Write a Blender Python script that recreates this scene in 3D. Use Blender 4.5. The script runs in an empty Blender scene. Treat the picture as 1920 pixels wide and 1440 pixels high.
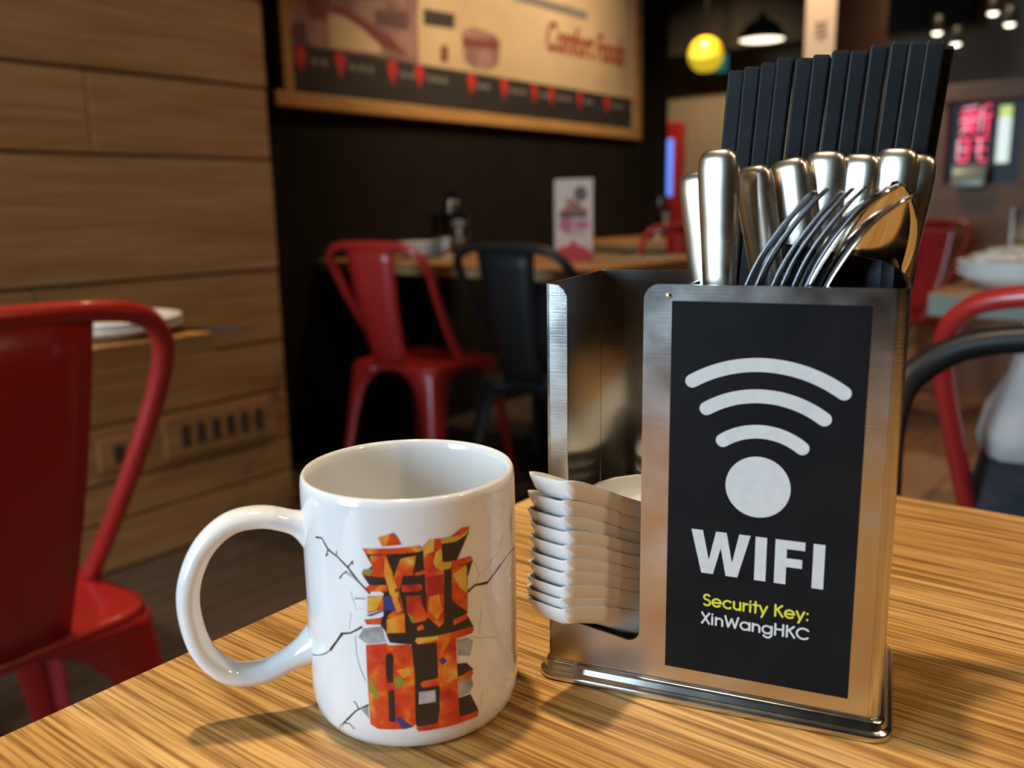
import bpy, bmesh, math, random
from mathutils import Vector, Matrix
from mathutils.geometry import tessellate_polygon

random.seed(7)
sc = bpy.context.scene
col = sc.collection
pi = math.pi

# ------------------------------------------------------------------ camera
# World frame = the room: +Y runs along the panelled wall, +X away from it, z = 0 is the floor.
TZ = 0.75                                   # height of the near table top
yaw, pitch, roll = math.radians(37.5), math.radians(11.4356), math.radians(-0.943)
cp, sp, cr, sr = math.cos(pitch), math.sin(pitch), math.cos(roll), math.sin(roll)
F0, R0, U0 = Vector((0, cp, -sp)), Vector((1, 0, 0)), Vector((0, sp, cp))
R1, U1 = R0 * cr + U0 * sr, U0 * cr - R0 * sr
Mz = Matrix.Rotation(yaw, 3, 'Z')
Rw, Uw, Fw = Mz @ R1, Mz @ U1, Mz @ F0
cd = bpy.data.cameras.new('camera'); cam = bpy.data.objects.new('camera', cd); col.objects.link(cam)
cam.matrix_world = Matrix(((Rw.x, Uw.x, -Fw.x, 0), (Rw.y, Uw.y, -Fw.y, 0), (Rw.z, Uw.z, -Fw.z, TZ + .19277), (0, 0, 0, 1)))
cd.sensor_width = 36; cd.lens = 1668.06 / 1920 * 36
cd.clip_start = .02; cd.clip_end = 60
cd.dof.use_dof = True; cd.dof.focus_distance = .375; cd.dof.aperture_fstop = 7.8
sc.camera = cam

# ------------------------------------------------------------------ world, daylight, exposure
sc.view_settings.view_transform = 'Standard'; sc.view_settings.look = 'None'
sc.view_settings.exposure = 0.0; sc.view_settings.gamma = 1
sc.view_settings.use_curve_mapping = False
w = bpy.data.worlds.new('world'); sc.world = w; w.use_nodes = True
w.node_tree.nodes['Background'].inputs[0].default_value = (1, .85, .7, 1)
w.node_tree.nodes['Background'].inputs[1].default_value = .03

def area(name, loc, target, sx, sy, power, color):
    l = bpy.data.lights.new(name, 'AREA'); l.shape = 'RECTANGLE'; l.size = sx; l.size_y = sy
    l.energy = power; l.color = color
    o = bpy.data.objects.new(name, l); col.objects.link(o); o.location = loc
    o.rotation_euler = (Vector(target) - Vector(loc)).to_track_quat('-Z', 'Y').to_euler()
    return o
# daylight through the window in the wall behind the photographer
area('window_daylight', (-1.45, -3.32, 1.52), (-1.45, 0, 1.52), 1.36, 1.95, 188, (.58, .80, 1.0))

def spot(name, loc, target, power, angle=95, color=(1, .72, .42), r=.04, blend=.8):
    l = bpy.data.lights.new(name, 'SPOT'); l.energy = power; l.color = color
    l.spot_size = math.radians(angle); l.spot_blend = blend; l.shadow_soft_size = r
    o = bpy.data.objects.new(name, l); col.objects.link(o); o.location = loc
    o.rotation_euler = (Vector(target) - Vector(loc)).to_track_quat('-Z', 'Y').to_euler()
    return o

# ------------------------------------------------------------------ materials
def mat(name, color, rough=.5, metal=0, emit=None, es=1, coat=0, spec=.5, trans=0):
    m = bpy.data.materials.new(name); m.use_nodes = True
    b = m.node_tree.nodes['Principled BSDF']
    b.inputs['Base Color'].default_value = (*color, 1); b.inputs['Roughness'].default_value = rough
    b.inputs['Metallic'].default_value = metal; b.inputs['Coat Weight'].default_value = coat
    b.inputs['Specular IOR Level'].default_value = spec
    b.inputs['Transmission Weight'].default_value = trans
    if emit:
        b.inputs['Emission Color'].default_value = (*emit, 1); b.inputs['Emission Strength'].default_value = es
    return m

def nodes(m):
    nt = m.node_tree
    return nt, nt.nodes, nt.links, nt.nodes['Principled BSDF']

def ramp(N, stops):
    r = N.new('ShaderNodeValToRGB'); e = r.color_ramp.elements
    while len(e) < len(stops): e.new(.5)
    for k, (p, c) in enumerate(stops):
        e[k].position = p; e[k].color = (*c, 1)
    return r

def noise_mat(name, stops, scale=(1, 1, 1), nscale=5, detail=4, rough=.5, metal=0, bump=0, rr=None, coat=0, rot=0):
    """colour from stretched noise in object space, with optional bump and roughness variation"""
    m = mat(name, stops[0][1], rough, metal, coat=coat); nt, N, L, b = nodes(m)
    tc = N.new('ShaderNodeTexCoord'); mp = N.new('ShaderNodeMapping'); mp.inputs['Scale'].default_value = scale
    mp.inputs['Rotation'].default_value = (0, 0, rot)
    L.new(tc.outputs['Object'], mp.inputs[0])
    n = N.new('ShaderNodeTexNoise'); n.inputs['Scale'].default_value = nscale; n.inputs['Detail'].default_value = detail
    L.new(mp.outputs[0], n.inputs['Vector'])
    r = ramp(N, stops); L.new(n.outputs['Fac'], r.inputs[0]); L.new(r.outputs[0], b.inputs['Base Color'])
    if rr:
        q = N.new('ShaderNodeMapRange'); q.inputs[3].default_value = rr[0]; q.inputs[4].default_value = rr[1]
        L.new(n.outputs['Fac'], q.inputs[0]); L.new(q.outputs[0], b.inputs['Roughness'])
    if bump:
        bp = N.new('ShaderNodeBump'); bp.inputs['Strength'].default_value = bump; bp.inputs['Distance'].default_value = .002
        L.new(n.outputs['Fac'], bp.inputs['Height']); L.new(bp.outputs[0], b.inputs['Normal'])
    return m

def oak(name, light, mid, dark, along='X', rough=.38, contrast=1.0, fine=1.0):
    """open-grained oak: broad cathedral streaks plus thin dark pores running along one axis"""
    m = mat(name, mid, rough); nt, N, L, b = nodes(m)
    tc = N.new('ShaderNodeTexCoord')
    def stretched(a, c, det, dist=0):
        mp = N.new('ShaderNodeMapping'); s = (a, c, c) if along == 'X' else (c, a, c)
        mp.inputs['Scale'].default_value = s; L.new(tc.outputs['Object'], mp.inputs[0])
        n = N.new('ShaderNodeTexNoise'); n.inputs['Scale'].default_value = 1; n.inputs['Detail'].default_value = det
        n.inputs['Distortion'].default_value = dist
        L.new(mp.outputs[0], n.inputs['Vector']); return n
    n1 = stretched(2.2, 26, 3, .4)
    n2 = stretched(13 * fine, 640 * fine, 3)
    n3 = stretched(10 * fine, 270 * fine, 3)
    r1 = ramp(N, [(.30, dark), (.48, mid), (.70, light)]); L.new(n1.outputs['Fac'], r1.inputs[0])
    r2 = ramp(N, [(.37, (.42, .34, .26)), (.47, (.84, .80, .75)), (.56, (1.15, 1.15, 1.15))]); L.new(n2.outputs['Fac'], r2.inputs[0])
    r3 = ramp(N, [(.38, (.50, .42, .33)), (.47, (.95, .94, .92)), (.60, (1.16, 1.18, 1.22))]); L.new(n3.outputs['Fac'], r3.inputs[0])
    m1 = N.new('ShaderNodeMix'); m1.data_type = 'RGBA'; m1.blend_type = 'MULTIPLY'; m1.inputs[0].default_value = .75 * contrast
    L.new(r1.outputs[0], m1.inputs[6]); L.new(r2.outputs[0], m1.inputs[7])
    m2 = N.new('ShaderNodeMix'); m2.data_type = 'RGBA'; m2.blend_type = 'MULTIPLY'; m2.inputs[0].default_value = .8 * contrast
    L.new(m1.outputs[2], m2.inputs[6]); L.new(r3.outputs[0], m2.inputs[7])
    L.new(m2.outputs[2], b.inputs['Base Color'])
    bp = N.new('ShaderNodeBump'); bp.inputs['Strength'].default_value = .12; bp.inputs['Distance'].default_value = .0006
    L.new(n2.outputs['Fac'], bp.inputs['Height']); L.new(bp.outputs[0], b.inputs['Normal'])
    return m

M = {}
M['oak'] = oak('near_table_oak', (.66, .41, .155), (.57, .325, .105), (.47, .25, .07))
M['oak_far'] = oak('far_table_oak', (.66, .36, .12), (.55, .27, .08), (.42, .19, .05), rough=.45)
M['oak_edge'] = noise_mat('table_edge_oak', [(.3, (.28, .16, .07)), (.7, (.40, .24, .10))], (2, 30, 30), 6)
M['panel'] = oak('wall_panel_oak', (.42, .235, .095), (.36, .195, .075), (.30, .155, .056), along='Y', rough=.6, contrast=.35, fine=.3)
M['panel_gap'] = mat('panel_gap', (.05, .03, .018), .8)
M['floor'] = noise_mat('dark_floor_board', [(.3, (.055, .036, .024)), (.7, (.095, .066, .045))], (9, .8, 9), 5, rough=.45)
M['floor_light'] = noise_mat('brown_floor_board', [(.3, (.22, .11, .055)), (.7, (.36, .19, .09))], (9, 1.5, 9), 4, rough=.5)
M['ceiling'] = noise_mat('black_ceiling', [(.3, (.012, .011, .010)), (.7, (.022, .02, .018))], (1, 1, 1), 3, rough=.9)
M['dark_wall'] = noise_mat('dark_plaster', [(.3, (.0085, .007, .0055)), (.7, (.0125, .0105, .0085))], (1, 1, 1), 5, rough=.75)
M['beige'] = noise_mat('beige_plaster', [(.3, (.20, .165, .115)), (.7, (.25, .205, .145))], (1, 1, 1), 2, rough=.8)
M['frame'] = noise_mat('honey_wood_frame', [(.3, (.42, .22, .07)), (.7, (.55, .30, .10))], (8, 1, 8), 4, rough=.45)
M['brown_wood'] = noise_mat('brown_partition_wood', [(.3, (.15, .055, .016)), (.7, (.21, .082, .026))], (2, 2, 10), 3, rough=.55)
M['ceramic'] = noise_mat('white_glazed_ceramic', [(.35, (.80, .80, .79)), (.65, (.84, .84, .83))], (1, 1, 1), 30, rough=.12, coat=.4)
M['spoon_ceramic'] = mat('white_spoon_melamine', (.84, .83, .81), .22, coat=.2)
M['cream'] = mat('cream_glazed_bowl', (.74, .66, .50), .15, coat=.3)
M['plate'] = mat('white_plate_glaze', (.80, .78, .73), .2, coat=.2)
M['red'] = noise_mat('red_powder_coat', [(.3, (.36, .017, .013)), (.7, (.43, .022, .016))], (1, 1, 1), 8, rough=.33, coat=.3)
M['black_metal'] = mat('black_powder_coat', (.008, .008, .008), .45, spec=.35)
M['red_dark'] = mat('oxblood_powder_coat', (.26, .012, .014), .4, coat=.2)
M['grey_edge'] = noise_mat('grey_green_edge_band', [(.3, (.20, .21, .15)), (.7, (.25, .255, .19))], (1, 1, 1), 6, rough=.6)
M['chop'] = noise_mat('black_melamine', [(.3, (.009, .0095, .011)), (.7, (.015, .016, .018))], (1, 1, 1), 60, rough=.42, bump=.1)
M['sticker'] = noise_mat('black_sticker_vinyl', [(.3, (.006, .006, .007)), (.7, (.011, .0105, .011))], (1, 1, 1), 40, rough=.5)
M['sticker'].node_tree.nodes['Principled BSDF'].inputs['Specular IOR Level'].default_value = .14
M['chop'].node_tree.nodes['Principled BSDF'].inputs['Specular IOR Level'].default_value = .22
M['print_white'] = noise_mat('white_print', [(.35, (.62, .60, .57)), (.65, (.68, .66, .62))], (1, 1, 1), 200, rough=.55)
M['print_yellow'] = mat('yellow_print', (.72, .66, .03), .55)
M['print_black'] = mat('black_print', (.022, .018, .016), .3)
M['print_grey'] = noise_mat('grey_print', [(.35, (.24, .24, .24)), (.65, (.50, .50, .50))], (1, 1, 1), 160, rough=.3)
M['print_hair'] = mat('soft_grey_print', (.46, .45, .44), .3)
M['brass_dim'] = mat('dim_bronze', (.2, .14, .08), .5, 1)

def steel(name, color, r0, r1, stretch, nscale=1.0, bump=.02):
    """brushed and smudged stainless steel"""
    m = mat(name, color, r0, 1); nt, N, L, b = nodes(m)
    tc = N.new('ShaderNodeTexCoord'); mp = N.new('ShaderNodeMapping'); mp.inputs['Scale'].default_value = stretch
    L.new(tc.outputs['Object'], mp.inputs[0])
    n = N.new('ShaderNodeTexNoise'); n.inputs['Scale'].default_value = nscale; n.inputs['Detail'].default_value = 3
    L.new(mp.outputs[0], n.inputs['Vector'])
    s = N.new('ShaderNodeTexNoise'); s.inputs['Scale'].default_value = 45; s.inputs['Detail'].default_value = 5
    L.new(tc.outputs['Object'], s.inputs['Vector'])
    q = N.new('ShaderNodeMapRange'); q.inputs[1].default_value = .3; q.inputs[2].default_value = .75
    q.inputs[3].default_value = r0; q.inputs[4].default_value = r1
    L.new(s.outputs['Fac'], q.inputs[0]); L.new(q.outputs[0], b.inputs['Roughness'])
    bp = N.new('ShaderNodeBump'); bp.inputs['Strength'].default_value = bump; bp.inputs['Distance'].default_value = .0004
    L.new(n.outputs['Fac'], bp.inputs['Height']); L.new(bp.outputs[0], b.inputs['Normal'])
    return m
M['steel'] = steel('brushed_steel_sheet', (.62, .60, .57), .16, .30, (25, 25, 1600), 1, .10)
M['steel_in'] = steel('polished_steel_sheet', (.60, .58, .55), .10, .18, (60, 60, 900), 1, .03)
M['steel_rim'] = steel('polished_steel_base', (.66, .64, .60), .16, .24, (50, 50, 50), 1, .02)
M['cutlery'] = steel('cutlery_steel_warm_tint', (.70, .64, .53), .22, .34, (60, 60, 60), 1, .03)  # golden tint paints in warm reflections from above
M['fork_dark_reflect'] = steel('fork_steel_dark_reflection', (.20, .20, .215), .12, .2, (60, 60, 60), 1, .02)  # darkened to stand in for the dark interior the tines reflect
M['cutlery_bright'] = steel('bright_cutlery_steel', (.68, .65, .60), .08, .14, (60, 60, 60), 1, .02)

# ------------------------------------------------------------------ mesh helpers
class MB:
    def __init__(s): s.v = []; s.f = []; s.sm = []
    def add(s, vs, fs, smooth=False):
        o = len(s.v); s.v += [tuple(v) for v in vs]
        for f in fs: s.f.append(tuple(i + o for i in f)); s.sm.append(smooth)
        return s
    def box(s, c, d, rz=0):
        x, y, z = (k / 2 for k in d); R = Matrix.Rotation(rz, 3, 'Z')
        vs = [Vector(c) + R @ Vector((a * x, b * y, e * z)) for a in (-1, 1) for b in (-1, 1) for e in (-1, 1)]
        return s.add(vs, [(0, 1, 3, 2), (4, 6, 7, 5), (0, 4, 5, 1), (2, 3, 7, 6), (0, 2, 6, 4), (1, 5, 7, 3)])
    def loft(s, loops, cap0=True, cap1=True, smooth=True, closed=True):
        n = len(loops[0]); vs = [p for lp in loops for p in lp]; fs = []
        for k in range(len(loops) - 1):
            for i in range(n if closed else n - 1):
                j = (i + 1) % n; fs.append((k * n + i, k * n + j, (k + 1) * n + j, (k + 1) * n + i))
        s.add(vs, fs, smooth)
        o = len(s.v) - len(vs)
        if cap0: s.f.append(tuple(o + i for i in reversed(range(n)))); s.sm.append(False)
        if cap1: s.f.append(tuple(o + (len(loops) - 1) * n + i for i in range(n))); s.sm.append(False)
        return s
    def tube(s, pts, r, seg=10, caps=True):
        pts = [Vector(p) for p in pts]; n = len(pts); rs = r if isinstance(r, (list, tuple)) else [r] * n
        t0 = (pts[1] - pts[0]).normalized(); up = Vector((0, 0, 1)) if abs(t0.z) < .9 else Vector((1, 0, 0))
        a = t0.cross(up).normalized(); loops = []
        for i in range(n):
            t = (pts[min(i + 1, n - 1)] - pts[max(i - 1, 0)]).normalized()
            a = (a - t * a.dot(t)).normalized(); b = t.cross(a)
            rr = rs[i]; ra, rb = rr if isinstance(rr, (tuple, list)) else (rr, rr)
            loops.append([pts[i] + a * ra * math.cos(2 * pi * k / seg) + b * rb * math.sin(2 * pi * k / seg) for k in range(seg)])
        return s.loft(loops, caps, caps)
    def lathe(s, prof, seg=48, c=(0, 0, 0), cap0=False, cap1=False):
        loops = [[(c[0] + r * math.cos(2 * pi * k / seg), c[1] + r * math.sin(2 * pi * k / seg), c[2] + z) for k in range(seg)] for r, z in prof]
        return s.loft(loops, cap0, cap1)
    def prism(s, poly, place, t0, t1):
        """extrude a 2-D outline; place(u, v, t) -> point"""
        n = len(poly); tri = tessellate_polygon([[Vector((a, b, 0)) for a, b in poly]])
        vs = [place(a, b, t0) for a, b in poly] + [place(a, b, t1) for a, b in poly]
        fs = [tuple(t) for t in tri] + [tuple(n + i for i in reversed(t)) for t in tri]
        fs += [(i, (i + 1) % n, n + (i + 1) % n, n + i) for i in range(n)]
        return s.add(vs, fs)
    def build(s, name, m, parent=None, loc=None, rz=None, bevel=0, seg=2, solid=0, fixn=True):
        me = bpy.data.meshes.new(name); me.from_pydata(s.v, [], s.f)
        me.polygons.foreach_set('use_smooth', s.sm)
        if fixn:
            b = bmesh.new(); b.from_mesh(me); bmesh.ops.recalc_face_normals(b, faces=b.faces); b.to_mesh(me); b.free()
        me.update(); me.materials.append(M[m] if isinstance(m, str) else m)
        o = bpy.data.objects.new(name, me); col.objects.link(o)
        if parent: o.parent = parent
        if loc is not None: o.location = loc
        if rz is not None: o.rotation_euler[2] = rz
        if solid:
            q = o.modifiers.new('solid', 'SOLIDIFY'); q.thickness = solid; q.offset = 0
        if bevel:
            q = o.modifiers.new('bevel', 'BEVEL'); q.width = bevel; q.segments = seg; q.limit_method = 'ANGLE'
        return o

def tag(o, label=None, cat=None, group=None, kind=None):
    if label: o['label'] = label
    if cat: o['category'] = cat
    if group: o['group'] = group
    if kind: o['kind'] = kind
    return o
def thing(name, label, cat, loc=(0, 0, 0), rz=0, group=None):
    o = bpy.data.objects.new(name, None); col.objects.link(o); o.empty_display_size = .05
    o.location = loc; o.rotation_euler[2] = rz
    return tag(o, label, cat, group)
def dup(root, loc=None, rz=None, label=None, skip=()):
    c = root.copy(); col.objects.link(c)
    if loc is not None: c.location = loc
    if rz is not None: c.rotation_euler[2] = rz
    if label: c['label'] = label
    for ch in list(root.children):
        if ch.name.split('.')[0] in skip: continue
        d = ch.copy(); col.objects.link(d); d.parent = c
        for g in list(ch.children):
            e = g.copy(); col.objects.link(e); e.parent = d
    return c
def cat_rom(P, n=6):
    P = [Vector(p) for p in P]; Q = [P[0] * 2 - P[1]] + P + [P[-1] * 2 - P[-2]]; out = []
    for i in range(1, len(Q) - 2):
        a, b, c, d = Q[i - 1:i + 3]
        for k in range(n):
            t = k / n
            out.append(.5 * ((2 * b) + (c - a) * t + (2 * a - 5 * b + 4 * c - d) * t * t + (3 * b - a - 3 * c + d) * t ** 3))
    return out + [P[-1]]
def rrect(x0, x1, y0, y1, r, z, n=5):
    pts = []
    for cx, cy, a in ((x1 - r, y1 - r, 0), (x0 + r, y1 - r, 90), (x0 + r, y0 + r, 180), (x1 - r, y0 + r, 270)):
        for k in range(n + 1):
            t = math.radians(a + 90 * k / n); pts.append((cx + r * math.cos(t), cy + r * math.sin(t), z))
    return pts
def arc(cx, cy, r, a0, a1, n=14):
    return [(cx + r * math.cos(math.radians(a0 + (a1 - a0) * k / n)), cy + r * math.sin(math.radians(a0 + (a1 - a0) * k / n))) for k in range(n + 1)]

# ------------------------------------------------------------------ the setting
def struct(o): o['kind'] = 'structure'; return o
fl = struct(MB().box((-.9, 2.2, -.06), (7.8, 11.4, .08)).build('floor', 'panel_gap'))
board = None; k = 0
bw = .2
for i in range(36):
    x = -4.6 + (i + .5) * bw
    y = -3.4 + (-.5 if i % 2 else 0) - (.37 * i) % 1.1
    while y < 7.8:
        L = 2.2; y0, y1 = max(y, -3.4), min(y + L, 7.8)
        if y1 - y0 > .1 and not (x < -2.3 and y1 < 1.6) and not (x > .6 and y1 < .8):
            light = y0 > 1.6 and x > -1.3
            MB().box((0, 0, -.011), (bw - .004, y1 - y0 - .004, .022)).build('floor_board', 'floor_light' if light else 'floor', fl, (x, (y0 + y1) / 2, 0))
        y += L
struct(MB().box((-.9, 2.2, 2.94), (7.8, 11.4, .08)).build('ceiling', 'ceiling'))

wl = struct(MB().box((-2.29, -.84, 1.45), (.10, 5.12, 2.9)).build('wall_left', 'panel_gap'))
rows = [0, .135, .24, .394, .545, .762, 1.08, 1.283, 1.52, 1.80, 2.05, 2.35, 2.62, 2.9]
cuts = [[.02], [.9], [-.6, 1.05], [.1], [1.0, -.9], [-.2], [1.18], [.3], [1.05], [-.3], [.6], [0], [.9]]
for k in range(len(rows) - 1):
    ys = [-3.4] + sorted(cuts[k]) + [1.72]
    for a, b in zip(ys, ys[1:]):
        h = rows[k + 1] - rows[k]
        MB().box((0, 0, 0), (.04, b - a - .004, h - .009)).build('plank', 'panel', wl, (-2.22 + random.uniform(-.002, .002), (a + b) / 2, rows[k] + h / 2), bevel=.002, seg=1)
struct(MB().box((-2.65, 3.34, 1.45), (.10, 3.24, 2.9)).build('wall_alcove', 'dark_wall'))
struct(MB().box((-2.47, 1.67, 1.45), (.26, .1, 2.9)).build('wall_return', 'dark_wall'))
struct(MB().box((-1.0, 7.72, 1.45), (7.2, .1, 2.9)).build('wall_far', 'beige'))
struct(MB().box((-4.6, 6.3, 1.45), (.1, 2.8, 2.9)).build('wall_side', 'dark_wall'))
struct(MB().box((2.85, 2.2, 1.45), (.1, 11.2, 2.9)).build('wall_right', 'dark_wall'))
wb = MB()
wb.box((-2.3, -3.45, 1.45), (.2, .1, 2.9)); wb.box((1.18, -3.45, 1.45), (2.86, .1, 2.9))
wb.box((-1.22, -3.45, .22), (1.98, .1, .44)); wb.box((-1.22, -3.45, 2.72), (1.98, .1, .36))
struct(wb.build('wall_back', 'brown_wood'))
win = thing('window_1', None, None, (-1.22, -3.42, .44)); struct(win)
for x in (-.96, 0, .96): MB().box((x, 0, 1.05), (.05, .06, 2.1)).build('window_mullion', 'brown_wood', win)
for z in (.03, 2.07): MB().box((0, 0, z), (1.94, .06, .06)).build('window_rail', 'brown_wood', win)

# downlights: spot lamps alone, without fittings
# ceiling lamps of the room (out of view, no fittings built)
spot('downlight_near_table', (-.42, .25, 2.77), (-.05, .34, .75), 124, 54, (1, .78, .52), .05, .7)
spot('downlight_behind', (.9, .45, 2.77), (.45, .3, .7), 22, 60, (1, .78, .52))
spot('downlight_left_table', (-1.2, .35, 2.77), (-1.25, .45, 0), 120, 58, (1, .70, .42), .05, .8)
spot('downlight_aisle', (-1.35, 1.75, 2.77), (-2.0, 1.0, .4), 30, 74)
spot('room_fill_spot', (2.0, 1.0, 2.77), (-1.0, .4, .5), 80, 56, (1, .74, .46))  # added fill from the right, brightens the near chair's back
spot('downlight_poster_table', (-1.75, 2.8, 2.77), (-1.85, 2.7, 0), 70)
spot('downlight_poster', (-1.4, 3.5, 2.77), (-2.6, 3.5, 1.7), 150, 76, (1, .76, .50))
spot('downlight_right_table', (.1, 2.6, 2.77), (.1, 2.6, 0), 55)
spot('downlight_far', (-1.2, 5.6, 2.77), (-1.2, 5.6, 0), 110, 120)
spot('downlight_far_corner', (-3.0, 6.0, 2.77), (-3.3, 7.4, .6), 230, 100)

# ------------------------------------------------------------------ chairs
def make_chair(name, m, label, loc, rz, top=.84, group='sheet-metal cafe chairs'):
    """pressed-metal cafe chair facing +Y: pan seat, arched skirt legs, tube hoop back with a wide splat"""
    t = thing(name, label, 'chair', loc, rz, group)
    b = MB()
    L = [rrect(-.172, .172, -.17, .17, .05, .436), rrect(-.18, .18, -.178, .178, .055, .444), rrect(-.178, .178, -.176, .176, .055, .452),
         rrect(-.166, .166, -.164, .164, .05, .4535), rrect(-.14, .14, -.14, .14, .04, .449), rrect(-.05, .05, -.05, .05, .02, .446)]
    b.loft(L).build('seat', m, t)
    prof = [(.442, .165), (.43, .125), (.41, .095), (.38, .074), (.34, .062), (.28, .052), (.18, .044), (.0, .034)]
    for sx in (-1, 1):
        for sy in (-1, 1):
            b = MB(); A = []; K = []; C = []
            for z, wd in prof:
                q = 1 - z / .442; x = sx * (.172 + .045 * q); y = sy * (.17 + .05 * q)
                A.append((x - sx * wd, y, z)); K.append((x - sx * .012, y, z)); C.append((x, y - sy * .012, z)); A[-1] = (x - sx * wd, y, z)
                if z == prof[0][0]: pass
            D = [(c[0], (sy * (.17 + .05 * (1 - z / .442))) - sy * wd, z) for c, (z, wd) in zip(C, prof)]
            n = len(prof); vs = A + K + C + D
            fs = [(r * n + i, r * n + i + 1, (r + 1) * n + i + 1, (r + 1) * n + i) for r in range(3) for i in range(n - 1)]
            b.add(vs, fs, True).build('leg', m, t, solid=.003)
    hp = [(-.168, -.02, .45), (-.176, -.09, .55), (-.188, -.155, .66), (-.196, -.2, .75), (-.182, -.228, top - .035), (-.13, -.242, top - .006), (0, -.248, top)]
    hp += [(-x, y, z) for x, y, z in reversed(hp[:-1])]
    MB().tube(cat_rom(hp, 6), .0125, 10).build('backrest_hoop', m, t)
    b = MB(); loops = []
    for k in range(9):
        q = k / 8; z = .45 + (top - .455) * q; y = -.165 - .078 * q - .012 * math.sin(q * pi); hw = .068 + .03 * q
        loops.append([(hw * s_, y - .010 * (1 - s_ * s_) + d, z) for s_, d in ((-1, .002), (-.5, .002), (0, .002), (.5, .002), (1, .002), (1, -.002), (.5, -.002), (0, -.002), (-.5, -.002), (-1, -.002))])
    b.loft(loops).build('backrest_splat', m, t)
    for sx in (-1, 1):
        MB().tube([(sx * .17, -.185, .12), (-sx * .0, 0, .15)], .006, 6).build('brace', m, t)
    return t

make_chair('cafe_chair', 'red', 'large blurred red metal chair nearest the camera, at the far left edge', (-1.18, .385, 0), math.radians(90))
make_chair('cafe_chair', 'red', 'red metal chair with hoop back tucked in under the poster table', (-1.98, 2.12, 0), math.radians(2), .83)
make_chair('cafe_chair', 'black_metal', 'black metal chair tucked in right beside the red one under the poster', (-1.45, 2.12, 0), math.radians(-2), .83)
make_chair('cafe_chair', 'red', 'red chair across the poster table, only its curved back showing', (-1.74, 3.27, 0), pi, .84)
make_chair('cafe_chair', 'red_dark', 'dark red chair far back beside the wooden partition', (-1.02, 3.95, 0), math.radians(150), .84)
make_chair('cafe_chair', 'red', 'red hoop-backed chair on the right with a seated person', (-.03, 1.335, 0), 0, .84)
make_chair('cafe_chair', 'black_metal', 'black chair whose curved top rail shows just right of the caddy', (.03, .63, 0), pi, .825).scale = (1.2, 1, 1)

# ------------------------------------------------------------------ tables
def make_table(name, x0, x1, y0, y1, label, topm, edgem, th=.036, leg=None, z=TZ):
    t = thing(name, label, 'table', ((x0 + x1) / 2, (y0 + y1) / 2, 0))
    hx, hy = (x1 - x0) / 2, (y1 - y0) / 2
    MB().box((0, 0, z - .002), (2 * hx, 2 * hy, .004)).build('tabletop', topm, t, bevel=.001)
    MB().box((0, 0, z - .004 - th / 2), (2 * hx - .001, 2 * hy - .001, th)).build('edge_band', edgem, t, bevel=.001)
    lx, ly = leg or (0, 0)
    MB().box((lx, ly, (z - th) / 2), (.07, .07, z - th - .03)).build('pedestal', 'black_metal', t, bevel=.004)
    MB().loft([rrect(lx - .22, lx + .22, ly - .22, ly + .22, .02, 0), rrect(lx - .22, lx + .22, ly - .22, ly + .22, .02, .012), rrect(lx - .2, lx + .2, ly - .2, ly + .2, .02, .018)], smooth=False).build('foot_plate', 'black_metal', t)
    return t
make_table('dining_table', -.338, .66, -.22, .600, 'oak-grained table top in the foreground carrying the mug', 'oak', 'oak_edge', .03, (.12, -.02))
make_table('dining_table', -2.595, -1.375, 2.205, 3.0, 'oak table with grey edge standing under the framed poster', 'oak_far', 'oak_edge', .034, (.1, .05))
make_table('dining_table', -.43, .8, 1.97, 2.95, 'table with thick grey-green edge on the right behind the red hoop', 'oak_far', 'grey_edge', .042, (.2, .1))
make_table('dining_table', -2.19, -1.24, -.1, .834, 'small table by the panelled wall behind the near red chair', 'oak_far', 'oak_edge', .03, (0, 0))
make_table('dining_table', -2.595, -1.9, 3.85, 4.7, 'far table at the end of the dark poster wall', 'oak_far', 'oak_edge', .034)

# ------------------------------------------------------------------ vent and socket in the panelled wall
v = thing('wall_vent', 'wooden vent plate with six dark slots low on the panelled wall', 'vent', (-2.196, 1.478, .322))
MB().box((0, 0, 0), (.012, .37, .112)).build('vent_plate', 'panel', v, bevel=.002)
for k in range(6):
    MB().box((.0065, -.122 + k * .0488, .002), (.003, .026, .062)).build('slot', 'panel_gap', v)
v = thing('wall_socket', 'small socket plate low on the panelled wall beside the near red chair', 'socket', (-2.196, 1.15, .318))
MB().box((0, 0, 0), (.010, .09, .086)).build('cover_plate', 'panel', v, bevel=.002)
MB().box((.0055, .01, 0), (.003, .03, .05)).build('socket_face', 'panel_gap', v)

# ------------------------------------------------------------------ poster
M['poster'] = noise_mat('cream_poster_paper', [(.3, (.50, .36, .20)), (.7, (.70, .54, .33))], (1, .8, 1), 2.2, rough=.5)
M['poster_dark'] = mat('charcoal_poster_ink', (.030, .026, .024), .5)
M['poster_red'] = mat('red_poster_ink', (.55, .030, .026), .5)
M['poster_title'] = mat('maroon_title_ink', (.30, .020, .014), .5)
M['poster_pink'] = noise_mat('dusty_rose_ink', [(.35, (.20, .10, .09)), (.6, (.36, .21, .17))], (1, 1, 1), 9, rough=.5)
M['poster_purple'] = mat('dark_plum_ink', (.13, .06, .065), .5)
M['poster_maroon'] = mat('brick_red_ink', (.20, .05, .04), .5)
M['poster_grey'] = mat('grey_label_ink', (.20, .19, .17), .5)
M['poster_black'] = mat('black_window_ink', (.035, .028, .024), .5)
po = thing('framed_poster', 'large framed food poster with cream print and red map pins on the dark wall', 'poster', (-2.6, 0, 0))
px0, px1, pz0, pz1 = 2.125, 4.49, 1.338, 2.25
MB().box((.012, (px0 + px1) / 2, (pz0 + pz1) / 2), (.02, px1 - px0, pz1 - pz0)).build('poster_print', 'poster', po)
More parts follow.
